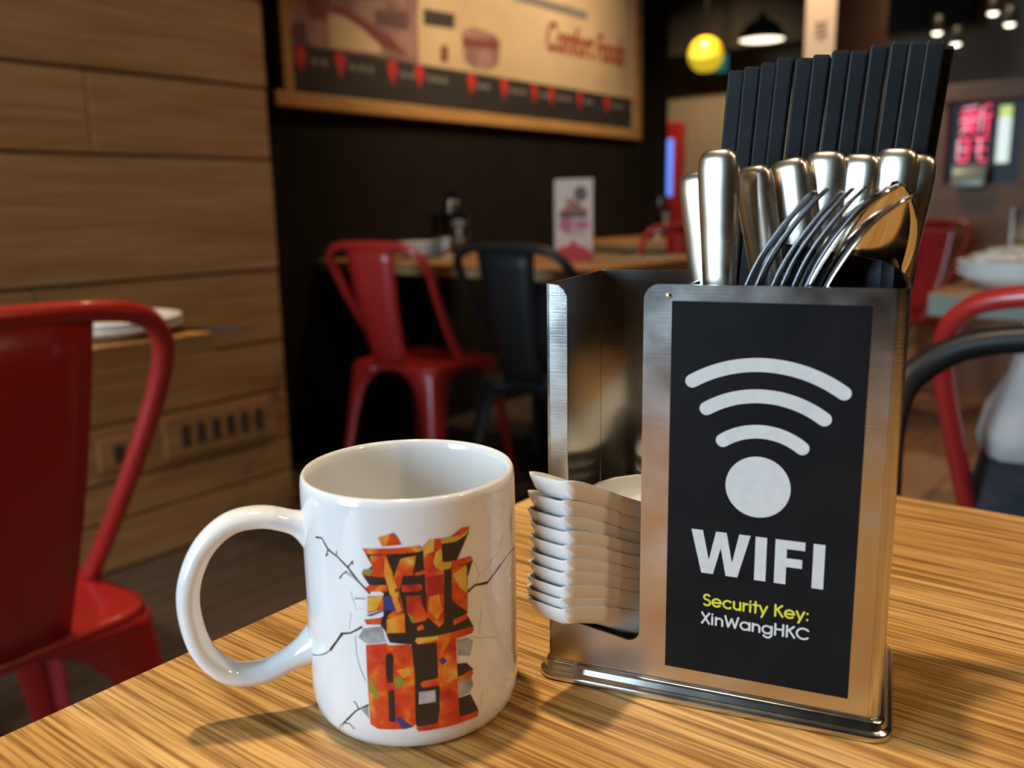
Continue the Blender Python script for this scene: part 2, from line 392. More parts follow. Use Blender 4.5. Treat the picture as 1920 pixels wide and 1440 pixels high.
for nm, c, d in (('frame_rail', (.02, (px0 + px1) / 2, pz0 - .025), (.036, px1 - px0 + .17, .05)), ('frame_rail', (.02, (px0 + px1) / 2, pz1 + .025), (.036, px1 - px0 + .17, .05)),
                 ('frame_stile', (.02, px0 - .0225, (pz0 + pz1) / 2), (.036, .045, pz1 - pz0)), ('frame_stile', (.02, px1 + .0425, (pz0 + pz1) / 2), (.036, .085, pz1 - pz0))):
    MB().box(c, d).build(nm, 'frame', po, bevel=.004)
def pp(x): return lambda a, b, t: (x + t, a, b)
MB().box((.0225, (px0 + px1) / 2, 1.42), (.001, px1 - px0, .164)).build('caption_strip', 'poster_dark', po)
def flat(name, poly, m, x=.0225, par=po): return MB().prism(poly, pp(x), 0, .0008).build(name, m, par)
flat('collage_shape', [(2.139, 1.647), (2.554, 1.712), (2.79, 1.85), (2.776, 1.503), (2.13, 1.503)], 'poster_pink')
flat('collage_shape', [(2.13, 1.647), (2.554, 1.712), (2.79, 1.85), (2.79, 2.0), (2.13, 2.0)], 'poster_purple')
flat('collage_shape', [(2.307, 1.616), (2.369, 1.628), (2.567, 1.569), (2.564, 1.515), (2.309, 1.508)], 'poster', .0235)
flat('collage_shape', [(2.31, 1.652), (2.371, 1.661), (2.614, 1.591), (2.704, 1.531), (2.566, 1.546), (2.46, 1.601)], 'poster_maroon', .0245)
flat('collage_shape', [(2.205, 1.657), (2.322, 1.675), (2.296, 1.6), (2.219, 1.596)], 'poster_maroon', .0235)
flat('collage_shape', [(2.13, 1.56), (2.199, 1.586), (2.211, 1.503), (2.13, 1.503)], 'poster_purple', .0235)
flat('collage_window', [(2.541, 1.672), (2.725, 1.692), (2.722, 1.628), (2.548, 1.62)], 'poster_purple', .0245)
flat('collage_window', [(2.818, 1.718), (3.005, 1.725), (3.003, 1.668), (2.815, 1.659)], 'poster_black', .0235)
flat('collage_figure', [(2.913, 1.584), (2.936, 1.597), (2.959, 1.585), (2.953, 1.526), (2.91, 1.529)], 'poster_maroon', .0235)
flat('collage_bowl', [(3.05, 1.664), (3.128, 1.692), (3.273, 1.676), (3.31, 1.654), (3.299, 1.56), (3.24, 1.53), (3.12, 1.528), (3.066, 1.55)], 'poster_pink', .0235)
flat('collage_bowl_band', [(3.054, 1.640), (3.301, 1.648), (3.30, 1.62), (3.053, 1.605)], 'poster_maroon', .0245)
flat('collage_text_bar', [(3.42, 1.885), (4.03, 1.885), (4.03, 1.848), (3.42, 1.848)], 'poster_grey', .0235)
for k, y in enumerate((2.17, 2.354, 2.623, 2.777, 3.104, 3.335, 3.567, 3.71, 3.959, 4.222)):
    pin = arc(y, 1.472, .028 if k < 6 else .024, -20, 200, 10) + [(y, 1.408)]
    flat('map_pin', pin, 'poster_red', .0235)
    for j in range(2 + k % 2):
        yy = y + .05 + j * .045
        MB().box((.0235, yy + .012, 1.452), (.0008, .03, .022)).build('pin_caption', 'poster_grey', po)
def text_mesh(name, body, size, m, parent, place, shear=0, bold=0):
    cu = bpy.data.curves.new(name, 'FONT'); cu.body = body; cu.size = size; cu.shear = shear; cu.extrude = .0004; cu.offset = bold
    cu.align_x = 'CENTER'; cu.align_y = 'CENTER'
    to = bpy.data.objects.new('tmp', cu); col.objects.link(to); bpy.context.view_layer.update()
    me = bpy.data.meshes.new_from_object(to.evaluated_get(bpy.context.evaluated_depsgraph_get()))
    bpy.data.objects.remove(to); me.materials.clear(); me.materials.append(M[m])
    o = bpy.data.objects.new(name, me); col.objects.link(o); o.parent = parent; o.matrix_local = place
    return o
wallx = Matrix(((0, 0, 1, .0245), (1, 0, 0, 4.03), (0, 1, 0, 1.722), (0, 0, 0, 1)))
text_mesh('poster_title', 'Comfort Foods', .19, 'poster_title', po, wallx @ Matrix.Diagonal((.61, 1, 1, 1)), .25, .004)

# ------------------------------------------------------------------ far dining area
co = thing('entrance_column', 'slim partition column with pale lit face and red writing', 'column', (-1.445, 4.2, 0))
M['column_pale'] = noise_mat('pale_peach_panel', [(.3, (.70, .48, .30)), (.7, (.80, .58, .38))], (1, 1, .3), 3, rough=.5)
MB().box((0, .40, 1.45), (.13, .78, 2.9)).build('column_body', 'brown_wood', co)
MB().box((-.005, .004, 1.45), (.135, .012, 2.9)).build('column_face', 'column_pale', co)
for k, (a, b, c_, d) in enumerate(((0, .02, .05, .008), (0, -.002, .04, .008), (0, -.024, .052, .008), (-.018, 0, .008, .06), (.015, -.004, .008, .07), (0, -.045, .036, .008))):
    MB().box((a, -.003, 1.69 + b), (c_, .002, d)).build('red_writing', 'poster_maroon', co)
spot('column_face_spot', (-1.5, 3.75, 2.5), (-1.46, 4.2, 1.7), 62, 60, (1, .78, .52), .03)  # unseen spot aimed at the column's front face

pa = thing('wooden_partition', 'waist-high wooden partition with dark display recess at upper right', 'partition', (-.3, 4.6, 0))
MB().box((.0, .06, .5), (1.5, .08, 1.0)).build('lower_panel', 'brown_wood', pa)
MB().box((.0, .05, 1.405), (1.52, .12, .075)).build('top_rail', 'brown_wood', pa, bevel=.004)
MB().box((-.72, .06, 1.185), (.075, .09, .37)).build('stile', 'brown_wood', pa)
MB().box((.19, .06, 1.185), (1.12, .09, .37)).build('stile', 'brown_wood', pa)
MB().box((-.52, .09, 1.185), (.34, .02, .37)).build('recess_back', 'black_metal', pa)
M['neon_pink'] = mat('pink_neon', (.8, .1, .2), .4, emit=(1, .07, .16), es=1.1)
M['neon_pale'] = mat('pale_pink_neon', (.9, .5, .6), .4, emit=(.75, .28, .36), es=.9)
M['neon_white'] = mat('white_light_panel', (.8, .85, .8), .4, emit=(.62, .74, .68), es=.75)
M['neon_lime'] = mat('lime_light_panel', (.6, .7, .2), .4, emit=(.55, .66, .16), es=.75)
M['pale_glass'] = mat('pale_green_acrylic', (.26, .28, .22), .3)
ns = thing('neon_sign', 'glowing pink neon sign of two characters beside a white light strip', 'sign', (-.872, 4.63, 1.10))
S = [((-.05, .236), (.01, .244)), ((-.058, .214), (.018, .218)), ((-.05, .198), (.012, .2)), ((-.06, .182), (.016, .184)), ((-.058, .16), (.012, .162)), ((-.022, .196), (-.022, .122)), ((-.022, .16), (-.056, .126)), ((-.022, .16), (.008, .128)),
     ((.03, .236), (.064, .246)), ((.03, .236), (.026, .13)), ((.03, .2), (.07, .204)), ((.054, .2), (.054, .118)),
     ((-.058, .1), (-.058, .005)), ((-.02, .1), (-.02, .005)), ((-.058, .1), (-.02, .1)), ((-.058, .055), (-.02, .055)), ((-.058, .005), (-.02, .005)), ((0, .1), (.06, .1)), ((.03, .1), (.03, .005)), ((.004, .055), (.058, .055)), ((-.004, .005), (.062, .005))]
for k, (a, b) in enumerate(S):
    MB().tube([(a[0], 0, a[1]), (b[0], 0, b[1])], .0066, 8).build('neon_tube', 'neon_pink' if k % 3 else 'neon_pale', ns)
ls = thing('light_strip', 'upright white and lime glowing strip beside the neon characters', 'sign', (-.748, 4.645, 1.10))
MB().box((0, 0, .09), (.052, .02, .2)).build('strip_panel', 'neon_white', ls, bevel=.004)
MB().box((0, 0, .215), (.05, .02, .05)).build('strip_top', 'neon_lime', ls, bevel=.004)
tag(MB().loft([rrect(-.075, .06, -.02, .02, .012, 0), rrect(-.08, .065, -.02, .02, .012, .01), rrect(-.08, .065, -.02, .02, .012, .10)]).build('acrylic_holder', 'pale_glass', None, (-.858, 4.575, .985)), 'pale green acrylic holder under the pink neon sign', 'holder')
MB().box((0, .012, .06), (.04, .02, .14)).build('wall_bracket', 'black_metal', bpy.data.objects['acrylic_holder'])

# pendant lamps
pl = thing('pendant_lamp', 'black dome pendant lamp with glowing white underside', 'lamp', (-2.46, 6.0, 1.985))
MB().lathe([(.148, 0), (.15, .006), (.145, .03), (.115, .085), (.06, .125), (.03, .14), (.022, .17), (.001, .172)], 32).build('shade', 'black_metal', pl)
M['pend_glow'] = mat('lit_diffuser', (1, .95, .85), .5, emit=(1, .86, .62), es=2.6)
MB().lathe([(.001, -.006), (.08, -.004), (.144, .004)], 32).build('diffuser', 'pend_glow', pl)
MB().tube([(0, 0, .17), (0, 0, .91)], .004, 6).build('cord', 'black_metal', pl)
gl = thing('globe_lamp', 'yellow glowing globe lamp hanging at the far left', 'lamp', (-3.10, 6.5, 2.02))
M['globe_y'] = mat('yellow_glass_glow', (.9, .7, .1), .4, emit=(1, .72, .03), es=.62)
M['globe_top'] = mat('amber_glass_top', (.55, .35, .02), .3, emit=(.6, .34, .0), es=.35)
MB().lathe([(.001, -.125)] + [(.13 * math.cos(math.radians(a)), .13 * math.sin(math.radians(a))) for a in range(-65, 6, 10)], 28).build('globe_bottom', 'globe_y', gl)
MB().lathe([(.13 * math.cos(math.radians(a)), .13 * math.sin(math.radians(a))) for a in range(5, 88, 8)] + [(.001, .13)], 28).build('globe_crown', 'globe_top', gl)
MB().tube([(0, 0, .128), (0, 0, .87)], .006, 6).build('cord', 'black_metal', gl)
ex = thing('exit_sign', 'small green exit sign box beside the yellow globe lamp', 'sign', (-3.43, 7.50, 2.1))
M['exit_green'] = mat('green_exit_glow', (.05, .4, .3), .5, emit=(.04, .22, .17), es=.5)
MB().box((0, .02, 0), (.14, .04, .18)).build('sign_box', 'black_metal', ex)
MB().box((0, -.002, 0), (.12, .006, .15)).build('sign_face', 'exit_green', ex)
MB().box((0, .02, .44), (.02, .02, .70)).build('hanger', 'black_metal', ex)
M['spot_glow'] = mat('spot_lamp_glow', (1, .95, .85), .5, emit=(1, .88, .66), es=5)
for k, (x, z, lab) in enumerate(((-1.372, 1.899, 'track spotlight glowing above the neon sign, leftmost of the four'), (-1.265, 1.824, 'lowest of the four small glowing spotlights at the top right'),
                                 (-1.08, 1.971, 'highest of the four small glowing spotlights at the top right'), (-.99, 1.899, 'brightest small spotlight nearest the top right corner'))):
    t = thing('track_spotlight', lab, 'light', (x, 6.0, z), 0, 'track spotlights over the bar')
    MB().lathe([(.03, 0), (.034, .01), (.034, .09), (.02, .1), (.001, .1)], 16).build('housing', 'black_metal', t)
    MB().lathe([(.001, -.012), (.018, -.009), (.029, .003)], 16).build('lens', 'spot_glow', t)
    MB().tube([(0, 0, .1), (0, 0, 2.9 - z)], .006, 6).build('drop_rod', 'black_metal', t)
# dark hanging bulkhead over the bar and left doorway details
tag(MB().box((0, 0, 0), (3.1, .25, 1.25)).build('bar_bulkhead', 'ceiling', None, (.75, 6.9, 2.27)), 'black bulkhead hanging above the bar at the top right', 'bulkhead')
tag(MB().box((0, 0, 0), (3.2, .12, .75)).build('ceiling_bulkhead', 'ceiling', None, (-3.0, 7.2, 2.52)), 'dark ceiling bulkhead above the beige far wall', 'bulkhead')
M['blue_glow'] = mat('blue_screen_glow', (.1, .2, .8), .4, emit=(.12, .25, 1.0), es=.95)
kd = thing('display_stand', 'red upright display stand with a glowing blue strip at the dark wall end', 'display', (-3.84, 7.46, 0))
MB().box((.01, 0, .85), (.17, .1, 1.58)).build('stand_body', 'red_dark', kd, bevel=.03, seg=4)
MB().box((-.035, -.056, 1.24), (.10, .012, .50)).build('blue_strip', 'blue_glow', kd, bevel=.004)
MB().box((.01, 0, .03), (.3, .25, .06)).build('stand_base', 'black_metal', kd)

# ------------------------------------------------------------------ mug
mug = thing('mug', 'white ceramic mug printed with orange-red characters and cracked-wall artwork', 'mug', (-.22989, .23371, TZ), yaw)
prof = [(.0005, .003), (.030, .003), (.0315, .0002), (.0345, .0002), (.0375, .0022), (.0394, .0055), (.0403, .010), (.0405, .018), (.0405, .055), (.0405, .088), (.0404, .0925), (.0401, .0948), (.0394, .0959), (.0386, .0957), (.0379, .0945), (.0375, .092), (.0372, .085), (.0371, .02), (.0355, .0105), (.031, .0075), (.0005, .0065)]
MB().lathe(prof, 96).build('mug_body', 'ceramic', mug)
hd = Vector((-math.cos(math.radians(15)), -math.sin(math.radians(15)), 0))
hp = [(36.5, 75.0), (44, 78.5), (55.0, 81.6), (66.5, 80.0), (76.2, 71.4), (82.0, 57.5), (82.2, 43.5), (78.4, 30.5), (69.8, 21.6), (58, 20.2), (47, 24.5), (36.5, 30.0)]
pts = cat_rom([hd * (a / 1000) + Vector((0, 0, b / 1000)) for a, b in hp], 7)
n = len(pts); rad = []
for i in range(n):
    e = max(0, 1 - min(i, n - 1 - i) / 9.0); rad.append((.0060 + .0035 * e * e, .0042 + .0042 * e * e))
MB().tube(pts, rad, 20).build('mug_handle', 'ceramic', mug)
BLACK= [[(-158,770),(136,777),(122,584),(135,535),(134,504),(93,490),(21,478),(-67,478),(-97,510),(-174,504),(-79,541),(-73,626),(-146,655),(-178,688),(-124,725)],
[(132,780),(213,796),(371,831),(364,810),(289,714),(387,706),(353,649),(347,515),(266,481),(141,485),(122,584)],
[(-81,511),(349,502),(381,454),(272,430),(74,433),(-53,443),(-67,468)],
[(51,443),(179,438),(185,307),(177,118),(62,118),(46,194)],
[(279,334),(332,327),(374,290),(283,282)],
[(280,200),(350,200),(398,123),(281,126)]]
COL= [[(-88,829),(-12,846),(3,833),(23,803),(-69,796)],
[(-172,785),(109,796),(120,787),(112,774),(-153,766)],
[(-133,760),(-52,767),(-29,718),(1,638),(19,566),(26,481),(-67,478),(-58,542),(-19,566),(-42,620),(-61,685),(-114,685)],
[(18,752),(92,762),(72,689),(26,690),(5,638),(-22,674),(-4,715)],
[(-181,696),(-169,709),(-108,715),(-94,687),(-174,685)],
[(-168,638),(-146,652),(-55,657),(-53,633),(-148,628)],
[(16,655),(110,656),(117,642),(102,630),(18,632)],
[(-157,611),(-74,618),(-79,565),(-160,547)],
[(-182,522),(-86,536),(-93,516),(-165,504)],
[(37,616),(109,615),(111,585),(139,534),(127,519),(63,514),(37,553)],
[(128,791),(157,813),(207,814),(219,789),(210,713),(226,693),(217,501),(190,487),(135,535),(131,691),(127,721)],
[(207,811),(263,813),(326,836),(373,834),(352,807),(288,791),(214,792)],
[(77,696),(176,716),(268,723),(370,725),(387,712),(367,703),(267,702),(151,694),(88,687)],
[(267,704),(348,697),(346,520),(261,578)],
[(267,504),(340,515),(345,497),(266,483)],
[(82,499),(110,507),(119,488),(85,484)],
[(-178,427),(-73,440),(-63,433),(35,436),(54,423),(62,319),(57,127),(9,112),(-133,107),(-176,121),(-180,312)],
[(69,447),(80,459),(188,458),(366,460),(382,448),(371,434),(272,431),(82,434)],
[(176,452),(278,453),(278,323),(282,124),(163,104),(186,193),(178,308)],
[(87,282),(99,291),(181,297),(181,268),(98,268)],
[(283,281),(359,295),(371,279),(358,266),(281,267)],
[(56,116),(173,122),(281,127),(399,123),(392,101),(294,101),(69,99)]]
PATCH=[('blue',[(-70,614),(-34,620),(-17,563),(-61,566),(-146,537),(-167,540),(-77,565)]),
('blue',[(-46,156),(-21,161),(42,118),(-7,113)]),
('blue',[(184,363),(205,374),(227,354),(200,344)]),
('green',[(-179,696),(-167,708),(-121,712),(-135,688)]),
('green',[(-172,304),(-151,290),(-116,236),(-134,222),(-175,256)]),
('green',[(-45,302),(-8,318),(15,290),(-31,268)]),
('green',[(43,554),(64,540),(79,515),(55,522)]),
('yellow',[(173,729),(188,766),(217,776),(219,726),(268,720),(258,697),(216,697),(186,710)]),
('yellow',[(132,789),(157,812),(183,812),(177,770),(131,762)]),
('yellow',[(217,810),(263,812),(325,810),(371,832),(352,807),(288,791),(217,793)]),
('yellow',[(270,672),(320,691),(349,692),(347,589),(303,621)]),
('yellow',[(-156,609),(-75,617),(-110,564),(-157,553)]),
('yellow',[(71,448),(80,457),(188,457),(188,443),(87,436)]),
('orange',[(-88,829),(-28,842),(-46,801),(-69,797)]),
('orange',[(-56,762),(-35,718),(1,638),(19,566),(-10,554),(-41,626),(-65,697)]),
('orange',[(-26,340),(38,351),(49,320),(4,309)]),
('orange',[(204,441),(255,445),(219,402),(193,387)]),
('orange',[(147,606),(196,613),(213,550),(183,517),(144,558)]),
('orange',[(-63,529),(26,553),(25,482),(-65,479)]),
('red',[(135,679),(220,682),(219,610),(147,606)]),
('purple',[(-25,698),(-1,644),(26,566),(18,554),(-17,638)])]
HOLE= [[(-78,391),(-67,402),(-47,403),(-39,392),(-46,293),(-74,290),(-79,320)],
[(-72,258),(-43,265),(-45,138),(-75,141)]]
GREY= [[(79,252),(161,252),(162,206),(77,205)],
[(-189,488),(-89,504),(-80,462),(-69,444),(-171,430),(-219,450)],
[(-285,684),(-231,692),(-173,641),(-233,671)],
[(285,425),(345,422),(374,403),(352,351),(287,365)],
[(287,264),(358,264),(371,231),(346,206),(285,204)],
[(-223,170),(-184,192),(-184,141)]]
CRACK=[(0.43,1,[(-481,783),(-428,789),(-382,755),(-321,738),(-258,707),(-206,665),(-144,622)]),
(0.24,1,[(-382,755),(-404,727),(-384,737)]),
(0.31,1,[(-258,707),(-228,734),(-229,722)]),
(0.31,1,[(-265,691),(-291,679),(-313,659)]),
(0.18,1,[(-326,740),(-322,760)]),
(0.24,1,[(-681,269),(-539,311),(-457,341),(-411,368)]),
(0.61,1,[(-411,368),(-356,415),(-319,449)]),
(0.49,1,[(-319,449),(-261,462),(-197,492)]),
(0.24,1,[(-379,48),(-374,74),(-320,113)]),
(0.37,1,[(-320,113),(-258,161),(-184,195)]),
(0.24,1,[(-242,170),(-251,188),(-267,196)]),
(0.24,1,[(-344,95),(-305,100),(-277,84)]),
(0.24,1,[(-225,596),(-171,601)]),
(0.18,0,[(-235,592),(-224,554),(-174,565)]),
(0.18,0,[(-249,618),(-240,586)]),
(0.61,1,[(351,594),(395,610),(480,601)]),
(0.43,1,[(480,601),(532,621),(591,640)]),
(0.24,1,[(591,640),(688,659),(818,650)]),
(0.18,0,[(387,703),(411,674),(425,643),(483,655),(508,677),(581,693),(624,748)]),
(0.18,0,[(425,643),(403,614)]),
(0.18,0,[(365,421),(426,399),(477,392),(537,371),(633,379)]),
(0.18,0,[(433,508),(423,454),(411,425)]),
(0.18,0,[(287,365),(352,351),(373,397)]),
(0.37,0,[(-237,454),(-234,380),(-219,332),(-191,286)]),
(0.18,0,[(-254,538),(-270,474)]),
(0.18,0,[(428,184),(414,129)])]
def cyl_decal(polys, r):
    b = MB()
    for poly in polys:
        P = [(t / 10.0, z / 10000.0) for t, z in poly]
        st = [tuple(P[i] for i in t) for t in tessellate_polygon([[Vector((a, c * 1000, 0)) for a, c in P]])]
        while st:
            t = st.pop(); sp_ = [abs(t[i][0] - t[(i + 1) % 3][0]) for i in range(3)]; k = sp_.index(max(sp_))
            if sp_[k] > 3.0:
                a, c, d = t[k], t[(k + 1) % 3], t[(k + 2) % 3]; m_ = ((a[0] + c[0]) / 2, (a[1] + c[1]) / 2)
                st += [(a, m_, d), (m_, c, d)]; continue
            V = []
            for th, z in t:
                th = math.radians(th); V.append((r * math.sin(th), -r * math.cos(th), z))
            nn = (Vector(V[1]) - Vector(V[0])).cross(Vector(V[2]) - Vector(V[0]))
            if nn.dot(Vector((V[0][0], V[0][1], 0))) < 0: V = [V[0], V[2], V[1]]
            b.add(V, [(0, 1, 2)], False)
    return b
def crack_polys(w, pts):
    """thin polyline -> quads in (0.1 deg, 0.1 mm), one degree of arc is 0.707 mm"""
    K = .0707; out = []; w *= 10 * 1.0
    P = [Vector((a * K * 10, b)) for a, b in pts]
    for i in range(len(P) - 1):
        d = P[i + 1] - P[i]
        if d.length < 1e-6: continue
        d.normalize(); nn = Vector((-d.y, d.x)) * (w / 2); e = d * (w * .3)
        w0, w1 = (.75, 1.15) if i % 2 else (1.1, .8)
        q = [P[i] - e + nn * w0, P[i + 1] + e + nn * w1, P[i + 1] + e - nn * w1, P[i] - e - nn * w0]
        out.append([(v_.x / K / 10, v_.y) for v_ in q])
    return out
RM = .0405
def mosaic(name):
    """painterly red / orange / amber patches"""
    m = mat(name, (.6, .06, .02), .25); nt, N, L, b = nodes(m)
    tc = N.new('ShaderNodeTexCoord'); n = N.new('ShaderNodeTexNoise'); n.inputs['Scale'].default_value = 120; n.inputs['Detail'].default_value = 3
    n.inputs['Distortion'].default_value = .6
    L.new(tc.outputs['Object'], n.inputs['Vector'])
    r = ramp(N, [(.28, (.30, .02, .02)), (.40, (.58, .035, .015)), (.54, (.68, .075, .015)), (.62, (.74, .17, .02)), (.70, (.76, .33, .05)), (.80, (.78, .60, .30))])
    L.new(n.outputs['Fac'], r.inputs[0]); L.new(r.outputs[0], b.inputs['Base Color'])
    return m
M['mosaic'] = mosaic('red_orange_mosaic_print')
M['mos_orange'] = noise_mat('orange_print', [(.35, (.72, .14, .01)), (.65, (.80, .36, .04))], (1, 1, 1), 150, rough=.25)
M['mos_yellow'] = noise_mat('amber_print', [(.35, (.62, .34, .02)), (.65, (.76, .48, .08))], (1, 1, 1), 150, rough=.25)
M['mos_blue'] = mat('navy_print', (.035, .05, .20), .25)
M['mos_green'] = mat('olive_print', (.25, .26, .03), .25)
M['mos_red'] = mat('crimson_print', (.40, .02, .02), .25)
M['mos_purple'] = mat('maroon_print', (.22, .03, .03), .25)
for q in GREY[1:]: cyl_decal([q], RM + .00006).build('printed_plaster_chip', 'print_grey', mug, fixn=False)
for w_, d_, p_ in CRACK:
    cyl_decal(crack_polys(w_ * (1.5 if d_ else .9), p_), RM + (.00012 if d_ else .00009)).build('printed_crack' if d_ else 'printed_hairline_crack', 'print_black' if d_ else 'print_hair', mug, fixn=False)
for q in BLACK: cyl_decal([q], RM + .00014).build('character_shadow', 'print_black', mug, fixn=False)
cyl_decal(GREY[:1], RM + .00016).build('printed_plaster_chip', 'print_grey', mug, fixn=False)
for q in COL: cyl_decal([q], RM + .0002).build('character_stroke', 'mosaic', mug, fixn=False)
for c_, q in PATCH: cyl_decal([q], RM + .00026).build('stroke_patch', 'mos_' + c_, mug, fixn=False)
for q in HOLE: cyl_decal([q], RM + .0003).build('character_shadow', 'print_black', mug, fixn=False)

# ------------------------------------------------------------------ cutlery caddy
CW, CH, CD = .1274, .1634, .0681
CX0, CX1 = .0083, .0381
CADDY = Matrix.Translation((-.19664, .27878, TZ)) @ Matrix.Rotation(math.radians(14.605), 4, 'Z')
cad = thing('cutlery_caddy', 'stainless steel cutlery caddy with a black WIFI sticker beside the mug', 'caddy', (-.19664, .27878, TZ), math.radians(14.605))
T = .0009
def front(a, b, t): return (a, t, b)
outline = [(.0012, .0055), (CW - .004, .0055), (CW - .004, CH), (.0440, CH)] + arc(.0440, CH - .0058, .0058, 90, 180, 6) + \
    arc(CX1 - .005, .0262, .005, 0, -90, 6)[0:] + [(CX0 + .005, .0248)] + arc(CX0 + .005, .0298, .005, 270, 180, 6) + \
    [(CX0, CH - .0055), (CX0 - .0012, CH - .003), (CX0 - .0034, CH - .0012), (.0012, CH - .0008)]
MB().prism(outline, front, 0, T).build('front_panel', 'steel', cad, bevel=.0002, seg=1)
def ribbon(name, path, z0, z1, m, par=cad, t=T, zf=None):
    """upright sheet following a plan path"""
    n = len(path); A = []; B = []
    for i in range(n):
        d = Vector(path[min(i + 1, n - 1)]) - Vector(path[max(i - 1, 0)]); d.normalize(); nn = Vector((-d.y, d.x)) * t / 2
        p_ = Vector(path[i]); A.append(p_ + nn); B.append(p_ - nn)
    loops = []
    for i in range(n):
        zt = zf(i / (n - 1)) if zf else z1
        loops.append([(A[i].x, A[i].y, z0), (A[i].x, A[i].y, zt), (B[i].x, B[i].y, zt), (B[i].x, B[i].y, z0)])
    b = MB().loft(loops, smooth=False)
    return b.build(name, m, par)
h = T / 2
ribbon('right_wall', [(CW - .004, h)] + arc(CW - .004, .004 + h, .004, -90, 0, 6)[1:] + [(CW, CD - .006)] + arc(CW - .004, CD - .004, .004, 0, 90, 6), .0055, CH, 'steel')
ribbon('back_wall', [(CW - .004, CD), (.0012, CD)], .0055, CH, 'steel_in')
ribbon('left_wall', [(h + .0002, CD), (h + .0002, .0)], .0055, CH - .0006, 'steel_in')
ribbon('spoon_divider', [(.0536, T), (.0536, .0235)], .0055, CH - .0004, 'steel_in')
ribbon('chopstick_divider', [(.058, .0515), (CW - .001, .0515)], .0055, .13, 'steel_in')
dv = [(.1268, .0095), (.1266, .0165), (.1252, .0225), (.1225, .0268), (.118, .0292), (.110, .0304), (.100, .0308), (.092, .0308), (.084, .0308)]
for k_, v_ in (('dark_wall', .12), ('ceiling', .1), ('sticker', .10), ('chop', .16), ('panel', .25)):
    M[k_].node_tree.nodes['Principled BSDF'].inputs['Specular IOR Level'].default_value = v_
M['inner_shade'] = mat('shade_darkened_steel', (.035, .035, .04), .35, 1)  # plain steel; the shade on the inner wall is put into its colour
ribbon('fork_divider', dv, .0055, 0, 'inner_shade', zf=lambda q: CH + .0002 + .0145 * (max(0, q - .12) ** .75))
# stepped base tray
def rr2(o, z): return rrect(-o, CW + o, -o, CD + o, .0035 + max(o, 0), z, 6)
MB().loft([rr2(.0040, 0), rr2(.0048, .0007), rr2(.0048, .0022), rr2(.0043, .0031), rr2(.0030, .0036), rr2(.0026, .0042), rr2(.0024, .0058), rr2(.0016, .0069), rr2(.0006, .0072), rr2(.0, .0066), rr2(-.002, .0058)]).build('base_tray', 'steel_rim', cad)
MB().loft([[(.0475 + .0011 * math.cos(t_) * s_, -.0001 - d_, .1592 + .0011 * math.sin(t_) * s_) for t_ in [2 * pi * k / 12 for k in range(12)]] for s_, d_ in ((1, 0), (.8, .0004), (.3, .0006))]).build('rivet_dimple', 'steel_rim', cad)

# WIFI sticker: vinyl, symbol, lettering (print flat on the sheet)
SX0, SX1, SZ0, SZ1 = .0487, .1163, .0136, .1575
stk = MB().box(((SX0 + SX1) / 2, -.00012, (SZ0 + SZ1) / 2), (SX1 - SX0, .00024, SZ1 - SZ0)).build('wifi_sticker', 'sticker', cad)
ink_y = -.00030
def flat_ink(name, polys, m):
    b = MB()
    for i_, P in enumerate(polys):
        tri = tessellate_polygon([[Vector((a, c, 0)) for a, c in P]]); yy = ink_y - i_ * 2e-6
        V = [(a / 1000, yy, c / 1000) for a, c in P]
        for t in tri:
            a, c, d = (Vector(V[i]) for i in t)
            t2 = t if (c - a).cross(d - a).y < 0 else (t[0], t[2], t[1])
            b.add([V[i] for i in t2], [(0, 1, 2)])
    return b.build(name, m, stk, fixn=False)
def stroke(P, w, caps=True):
    """constant-width pen stroke with round ends as a list of polygons"""
    out = []; P = [Vector(p_) for p_ in P]
    for a, c in zip(P, P[1:]):
        d = c - a
        if d.length < 1e-6: continue
        d.normalize(); nn = Vector((-d.y, d.x)) * w / 2
        out.append([tuple(a + nn), tuple(c + nn), tuple(c - nn), tuple(a - nn)])
    for k, p_ in enumerate(P):
        if caps or 0 < k < len(P) - 1: out.append([(p_.x + w / 2 * math.cos(2 * pi * j / 12), p_.y + w / 2 * math.sin(2 * pi * j / 12)) for j in range(12)])
    return out
def band(cx, cz, r, w, a0, a1, n=26):
    o = arc(cx, cz, r + w / 2, a0, a1, n); i = arc(cx, cz, r - w / 2, a1, a0, n)
    e1 = (math.radians(a1), 1); m1 = arc(cx + r * math.cos(math.radians(a1)), cz + r * math.sin(math.radians(a1)), w / 2, a1, a1 + 180, 8)
    m0 = arc(cx + r * math.cos(math.radians(a0)), cz + r * math.sin(math.radians(a0)), w / 2, a0 - 180, a0, 8)
    return o + m1[1:-1] + i + m0[1:-1]
flat_ink('wifi_dot', [arc(81.4, 90.5, 11.5, 0, 354, 58)], 'print_white')
for r_, a0, a1 in ((23.3, 52.5, 125.5), (36.3, 54.5, 123), (47.6, 55.5, 122.0)):
    flat_ink('wifi_wave', [band(81.9, 88.0, r_, 5.0, a0, a1)], 'print_white')
z0, z1 = 54.6, 71.6
flat_ink('letter_W', [[(57.8, z1), (62.1, z1), (64.6, 60.0), (67.0, z1), (70.9, z1), (73.2, 60.0), (75.5, z1), (79.6, z1), (75.3, z0), (71.0, z0), (68.9, 65.4), (66.3, z0), (61.9, z0)]], 'print_white')
flat_ink('letter_I', [[(81.4, z0), (85.5, z0), (85.5, z1), (81.4, z1)]], 'print_white')
flat_ink('letter_F', [[(88.5, z0), (92.6, z0), (92.6, 61.4), (98.1, 61.4), (98.1, 64.8), (92.6, 64.8), (92.6, 68.3), (98.9, 68.3), (98.9, z1), (88.5, z1)]], 'print_white')
flat_ink('letter_I', [[(101.7, z0), (105.7, z0), (105.7, z1), (101.7, z1)]], 'print_white')
